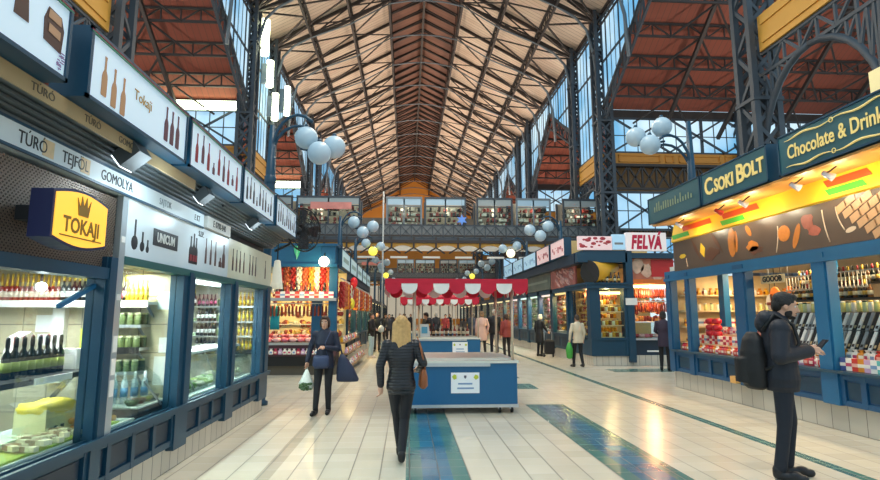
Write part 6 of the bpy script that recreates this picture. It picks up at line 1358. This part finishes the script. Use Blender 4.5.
# lady with bags walking towards the camera
t2, V2, s2 = person('woman in navy jacket walking towards the camera carrying a white and a dark bag', (-1.36, 9.25, 0), PI-.08, 1.6,
    dict(kneeL=(-.09,.05,.5), ankL=(-.09,.0,.09), kneeR=(.1,.08,.5), ankR=(.11,.13,.09), elR=(.27,-.03,1.15), wrR=(.3,.05,.92), elL=(-.25,.02,1.14), wrL=(-.06,.2,1.17), handL=(.9,.2,.1), handR=(0,.05,-1), head=(0,.05,1.61), pitch=-.1),
    coat='#161f35', trousers='#14161b', shoes='#101013', hair='#3a251b', hairlen='bob', coatlen=.8, vox=.009)
c = world_pt(t2, V2['wrR']+Vector((.0,.02,-.12)))
WPL = glass('bag_plastic', '#e4ebe2', .6)
wm = mat('plastic_white', '#dfe6dc', .4); 
b = bag_mesh('plastic_bag', 'white plastic bag of greens hanging from the right hand of the navy-jacketed woman', 'bag', [((c.x,c.y,c.z-.36),.03,.03),((c.x,c.y,c.z-.34),.1,.07),((c.x,c.y,c.z-.24),.12,.085),((c.x,c.y,c.z-.13),.07,.05),((c.x,c.y,c.z-.02),.02,.02)], wm, [(c.x-.02,c.y,c.z-.05),(c.x,c.y,c.z+.05),(c.x+.02,c.y,c.z-.05)])
gm = MB()
for k in range(22): gm.ball((c.x+R.uniform(-.09,.09), c.y-.075+R.uniform(-.02,.01), c.z-.27+R.uniform(-.06,.05)), R.uniform(.018,.032), 6, 1.3, .6, .8)
gm.build('green_vegetables', mat('veg_green', '#37552f', .5, var=.4, vscale=20), b)['kind'] = 'stuff'
c = world_pt(t2, V2['elL']+Vector((-.1,.04,-.2)))
b = thing('shopping_bag', 'large dark blue shopping bag on the left arm of the navy-jacketed woman', 'bag', (c.x,c.y,c.z-.33)); NV = mat('bag_navy', '#1e2a45', .6, bump=.3, bscale=10)
MB().loft([[Vector((c.x+rx*math.cos(2*PI*k/20)+o, c.y+ry*math.sin(2*PI*k/20), c.z+z)) for k in range(20)] for rx, ry, o, z in ((.17,.06,.08,-.34),(.185,.08,.08,-.3),(.14,.08,.04,-.12),(.08,.06,.0,.02),(.03,.04,-.02,.1))]).build('bag_body', NV, b)
MB().tube([c+Vector((0,0,.06)), c+Vector((-.05,.0,.2)), c+Vector((-.05,0,.26)), c+Vector((-.02,0,.08))], .012, 6).build('handle', NV, b)
c = world_pt(t2, (.02,.16,.95))
b = thing('handbag', 'small dark blue crossbody bag in front of the navy jacket', 'bag', (c.x,c.y-.02,c.z-.12)); MB().loft([[Vector((c.x+rx*math.cos(2*PI*k/16), c.y-.03+ry*math.sin(2*PI*k/16), c.z+z)) for k in range(16)] for rx, ry, z in ((.1,.03,-.13),(.135,.05,-.08),(.13,.05,.04),(.11,.03,.08))]).build('bag_body', mat('bag_slate', '#2d3c5c', .5), b)
MB().tube([c+Vector((.1,-.02,.06)), world_pt(t2,(-.04,.165,1.25)), world_pt(t2,(-.12,.08,1.47))], .009, 6).build('strap', MATS['bag_slate'], b)
# man with backpack looking at his phone
t3, V3, s3 = person('bearded man in dark hooded jacket looking down at a phone, black backpack', (3.8, 5.4, 0), -PI/2-.5, 1.85,
    dict(hipL=(-.085,0,.9), hipR=(.085,0,.9), kneeL=(-.1,.05,.5), ankL=(-.1,.0,.09), kneeR=(.09,-.02,.49), ankR=(.1,-.08,.09), toeL=(-.03,.19), toeR=(.03,.18), shL=(-.18,.0,1.41), shR=(.18,0,1.41), elL=(-.27,-.03,1.13), elR=(.27,-.03,1.13), wrL=(-.08,.23,1.19), wrR=(.07,.23,1.18), handL=(.35,.9,.15), handR=(-.35,.9,.15), head=(0,.08,1.6), neck=(0,.02,1.46), pitch=-.26),
    coat='#141925', trousers='#171d29', shoes='#17191f', hair='#15100d', hairlen='short', coatlen=.84, vox=.009, fem=False, beard='#1c1512', hood=True, head_s=1.07, bulk=.018)
b = thing('phone', 'dark phone held in both hands by the bearded man', 'phone', tuple(world_pt(t3, (-.01,.35,1.21))))
c = world_pt(t3, (-.01,.34,1.235)); MB().prism([(-.036,-.075),(.036,-.075),(.036,.075),(-.036,.075)], c, (0,1,0), Vector((.7,0,.7)), Vector((.006,0,-.006))).build('phone_body', BLACK, b); MB().prism([(-.032,-.07),(.032,-.07),(.032,.07),(-.032,.07)], c+Vector((-.001,0,.001)), (0,1,0), Vector((.7,0,.7)), Vector((-.002,0,.002))).build('phone_screen', mat('phone_screen', '#27303a', .1), b)
b = thing('backpack', 'black backpack on the back of the bearded man', 'backpack', tuple(world_pt(t3, (0,-.25,.9))))
o = blobmesh('backpack_body', [('l', [(world_pt(t3,(0,-.22,z)), rx, ry) for z, rx, ry in ((.8,.06,.1),(.83,.1,.14),(.98,.125,.16),(1.15,.115,.155),(1.28,.08,.13),(1.35,.035,.08))]), ('l', [(world_pt(t3,(0,-.32,z)), .06, .11) for z in (.86,.94,1.04,1.1)])], mat('pack_black', '#0f1013', .6, bump=.4, bscale=12), .012, 3)
o.data.transform(Matrix.Translation(-b.location)); o.parent = b
for sx in (-.11, .11):
    MB().tube([world_pt(t3,(sx,-.14,1.36)), world_pt(t3,(sx*1.05,-.03,1.52)), world_pt(t3,(sx*1.1,.115,1.42)), world_pt(t3,(sx*1.25,.15,1.25)), world_pt(t3,(sx*1.6,.03,1.08)), world_pt(t3,(sx*1.2,-.14,1.0))], .018, 8).build('strap', MATS['pack_black'], b)
# others further back
walk = dict(kneeL=(-.1,.1,.5), ankL=(-.1,.14,.09), kneeR=(.1,.02,.5), ankR=(.1,-.12,.11))
person('woman in black top and pale jeans standing by the left produce stall', (-1.35, 20.9, 0), -1.9, 1.68, dict(elL=(-.22,.06,1.14), wrL=(-.05,.2,1.1), handL=(.8,.3,0), elR=(.22,.06,1.14), wrR=(.05,.2,1.08), handR=(-.8,.3,0)), '#17161a', '#a9c4cc', '#c9b9ae', '#1d1512', 'bun', .86)
person('person in black clothes with a pale bag walking in the left aisle', (-1.3, 24.2, 0), PI, 1.75, dict(walk, wrR=(.12,.18,1.02), handR=(-.6,.5,-.2)), '#121315', '#131418', '#101010', '#1b1410', 'short', .84, fem=False)
bag_mesh('shoulder_bag', 'pale grey bag held by the person in black in the left aisle', 'bag', [((-1.12,23.95,.85),.05,.04),((-1.12,23.95,.9),.12,.07),((-1.12,23.95,1.05),.12,.07),((-1.12,23.95,1.15),.05,.04)], mat('bag_pale', '#b9bdb9', .6), [(-1.15,23.95,1.12),(-1.14,23.97,1.35),(-1.09,23.95,1.12)])
person('dark-haired man in navy jacket bending over the second cart', (.85, 20.7, 0), 1.2, 1.74, dict(head=(0,.14,1.58), pitch=-.4, neck=(0,.07,1.46), elL=(-.24,.12,1.18), wrL=(-.16,.34,1.08), elR=(.24,.12,1.18), wrR=(.16,.34,1.08), handL=(0,1,-.2), handR=(0,1,-.2)), '#151b2a', '#15171d', '#101010', '#17110e', 'short', .84, fem=False)
person('woman in pale pink belted coat seen from behind near the red awning pole', (2.98, 21.6, 0), .1, 1.76, dict(walk, elR=(.25,-.02,1.15)), '#d9b3a4', '#15151a', '#151515', '#8a6a4a', 'bob', .6)
person('person in black jacket walking away beside the pink coat', (3.52, 21.9, 0), -.1, 1.84, walk, '#17191d', '#1b2030', '#131313', '#b9ada0', 'short', .84, fem=False)
person('person in red jacket behind the red awning pole', (3.74, 20.4, 0), .3, 1.66, dict(), '#8f3a34', '#241f20', '#151515', '#3a2a22', 'bob', .82)
t, V, s = person('white-haired woman in long dark coat standing with a black shopping trolley', (5.2, 21.2, 0), -1.0, 1.66, dict(elR=(.22,.08,1.15), wrR=(.16,.28,1.0), handR=(0,.8,-.5), head=(0,.06,1.6)), '#15171c', '#15161a', '#121212', '#e6dfcf', 'bob', .55)
tr = thing('shopping_trolley', 'black two-wheeled shopping trolley beside the white-haired woman', 'trolley', (5.45, 20.75, 0))
MB().loft([[Vector((5.45+sx*w_, 20.75+sy*w_*.8, z)) for sx, sy in ((-1,-1),(1,-1),(1,1),(-1,1))] for w_, z in ((.15,.12),(.17,.2),(.17,.6),(.14,.66))], False).build('trolley_bag', mat('trolley_black', '#17181c', .6), tr)
MB().tube([(5.3,20.92,.1),(5.3,20.92,.95),(5.6,20.92,.95),(5.6,20.92,.1)], .014, 6).build('trolley_frame', STEEL, tr)
for x in (5.27, 5.63): MB().tube([(x-.02,20.9,.08),(x+.02,20.9,.08)], .08, 12).build('wheel', DARK, tr)
t, V, s = person('woman in beige jacket walking past the blue corner with a green bag', (5.3, 16.75, 0), .15, 1.62, dict(walk, elL=(-.27,-.03,1.15), wrL=(-.28,.03,.9)), '#cdbfa4', '#141519', '#141414', '#3a2c22', 'short', .8)
c = world_pt(t, (-.3,.03,.82))
bag_mesh('plastic_bag', 'green plastic bag hanging from the beige jacket woman\'s hand', 'bag', [((c.x,c.y,c.z-.5),.03,.03),((c.x,c.y,c.z-.46),.09,.07),((c.x,c.y,c.z-.2),.11,.08),((c.x,c.y,c.z),.04,.03)], mat('bag_green', '#3f9a3a', .45), [(c.x-.02,c.y,c.z-.02),(c.x,c.y,c.z+.07),(c.x+.02,c.y,c.z-.02)])
person('person in dark purple coat standing at the FELVÁ counter', (7.5, 15.6, 0), -.6, 1.72, dict(elL=(-.24,.04,1.15), wrL=(-.15,.25,1.05), handL=(.3,.8,0)), '#2c2036', '#151418', '#111111', '#1d1613', 'bob', .7)
FAR = [(-1.0,31,PI,'#232833'),(-.2,36,.1,'#4a2f2c'),(-1.6,40,0,'#1c1d20'),(-.6,46,PI,'#59606a'),(-1.4,52,.2,'#2c2420'),(.3,44,PI,'#1a1e2a'),(-.2,60,0,'#6a3a34'),(1.6,30,.5,'#22242a'),(2.4,34,PI,'#a33a3a'),(1.0,27.8,-.6,'#1b1d22'),(3.6,30,0,'#2e3440'),(4.4,36,.2,'#3a3030'),(-1.3,34,PI,'#15161a'),(3.2,41,PI,'#1e2530')]
words = ['charcoal coat walking in the far left aisle before the white pole','brown coat in the middle distance of the centre aisle','black coat deep in the left aisle','grey coat deep in the left aisle','dark brown coat far down the left aisle','navy coat far behind the red awnings','rust coat farthest down the hall','black coat behind the third cart','red coat behind the second awning','dark jacket bending by the third cart','slate coat beyond the red jacket','brown coat beyond the pale windows on the right','black outfit walking towards the camera in the far left aisle','dark blue coat far behind the pink coat']
for k, (x, y, rz, c) in enumerate(FAR):
    person('person in '+words[k], (x, y, 0), rz, 1.66+.03*(k % 4), walk if k % 2 else dict(), c, ('#15171c','#2a3040','#22201e')[k % 3], '#111111', ('#2a1d16','#6a4a30','#17110e','#b9b0a4')[k % 4], ('short','bob')[k % 2], (.84,.6)[k % 2], vox=.022, fem=bool(k % 2))
# ------------------------------------------------------------------ added fill lights, and the shop tubes
for y, e in ((28, .3), (36, .65), (45, 1.15), (55, 1.6), (67, 1.8), (80, 1.8)):
    for x in (-4.5, 6.5): light('SPOT', 'roof_fill', (x, y, 9.2), ROOF_FILL*e, '#ffe8d2', .3, (PI, 0, 0), 2.7)  # unseen spots added to brighten the nave roof
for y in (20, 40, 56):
    for x in (-15.5, 18.): light('SPOT', 'side_roof_fill', (x, y, 7.5), SIDE_FILL, '#ffe2cf', .3, (PI, 0, 0), 2.6)  # unseen spots added to brighten the side roofs
light('AREA', 'counter_fill', (-2.95, 3.9, 1.06), 14, '#fbfff0', .08, (0,0,0), None, 2.2); light('AREA', 'counter_fill', (-2.95, 7.8, 1.08), 16, '#f4fff6', .08, (0,0,0), None, 2.6)  # no fixture here; added to brighten the counter displays
for y in (2, 10, 18, 27, 37, 48, 60): light('AREA', 'hall_fill', (1.1, y, 15.5 if y > 20 else 14), HALL_FILL, '#fff0da', 3.0, (0,0,0))  # no lamps hang here; area lights added to fill the hall
light('AREA', 'shop_tube', (-3.6, 4.4, 2.04), 78, '#f2f7ff', .12, (0,0,0), None, 2.2); light('AREA', 'shop_tube', (-3.0, 7.7, 2.04), 88, '#f2fbff', .12, (0,0,0), None, 2.6)
light('AREA', 'shop_tube', (-2.9, 5.6, 2.04), 39, '#f6fbe8', .1, (0,0,0), None, .8)
light('AREA', 'shop_tube', (7.2, 6.2, 2.55), 119, '#ffe3b4', .4, (0,0,0), None, 3); light('AREA', 'shop_tube', (7.2, 10, 2.55), 119, '#ffe3b4', .4, (0,0,0), None, 3)
for r_ in REPS:                                                 # drop prototypes that were never placed
    if not r_.used:
        for c_ in list(r_.o.children): bpy.data.objects.remove(c_)
        bpy.data.objects.remove(r_.o)
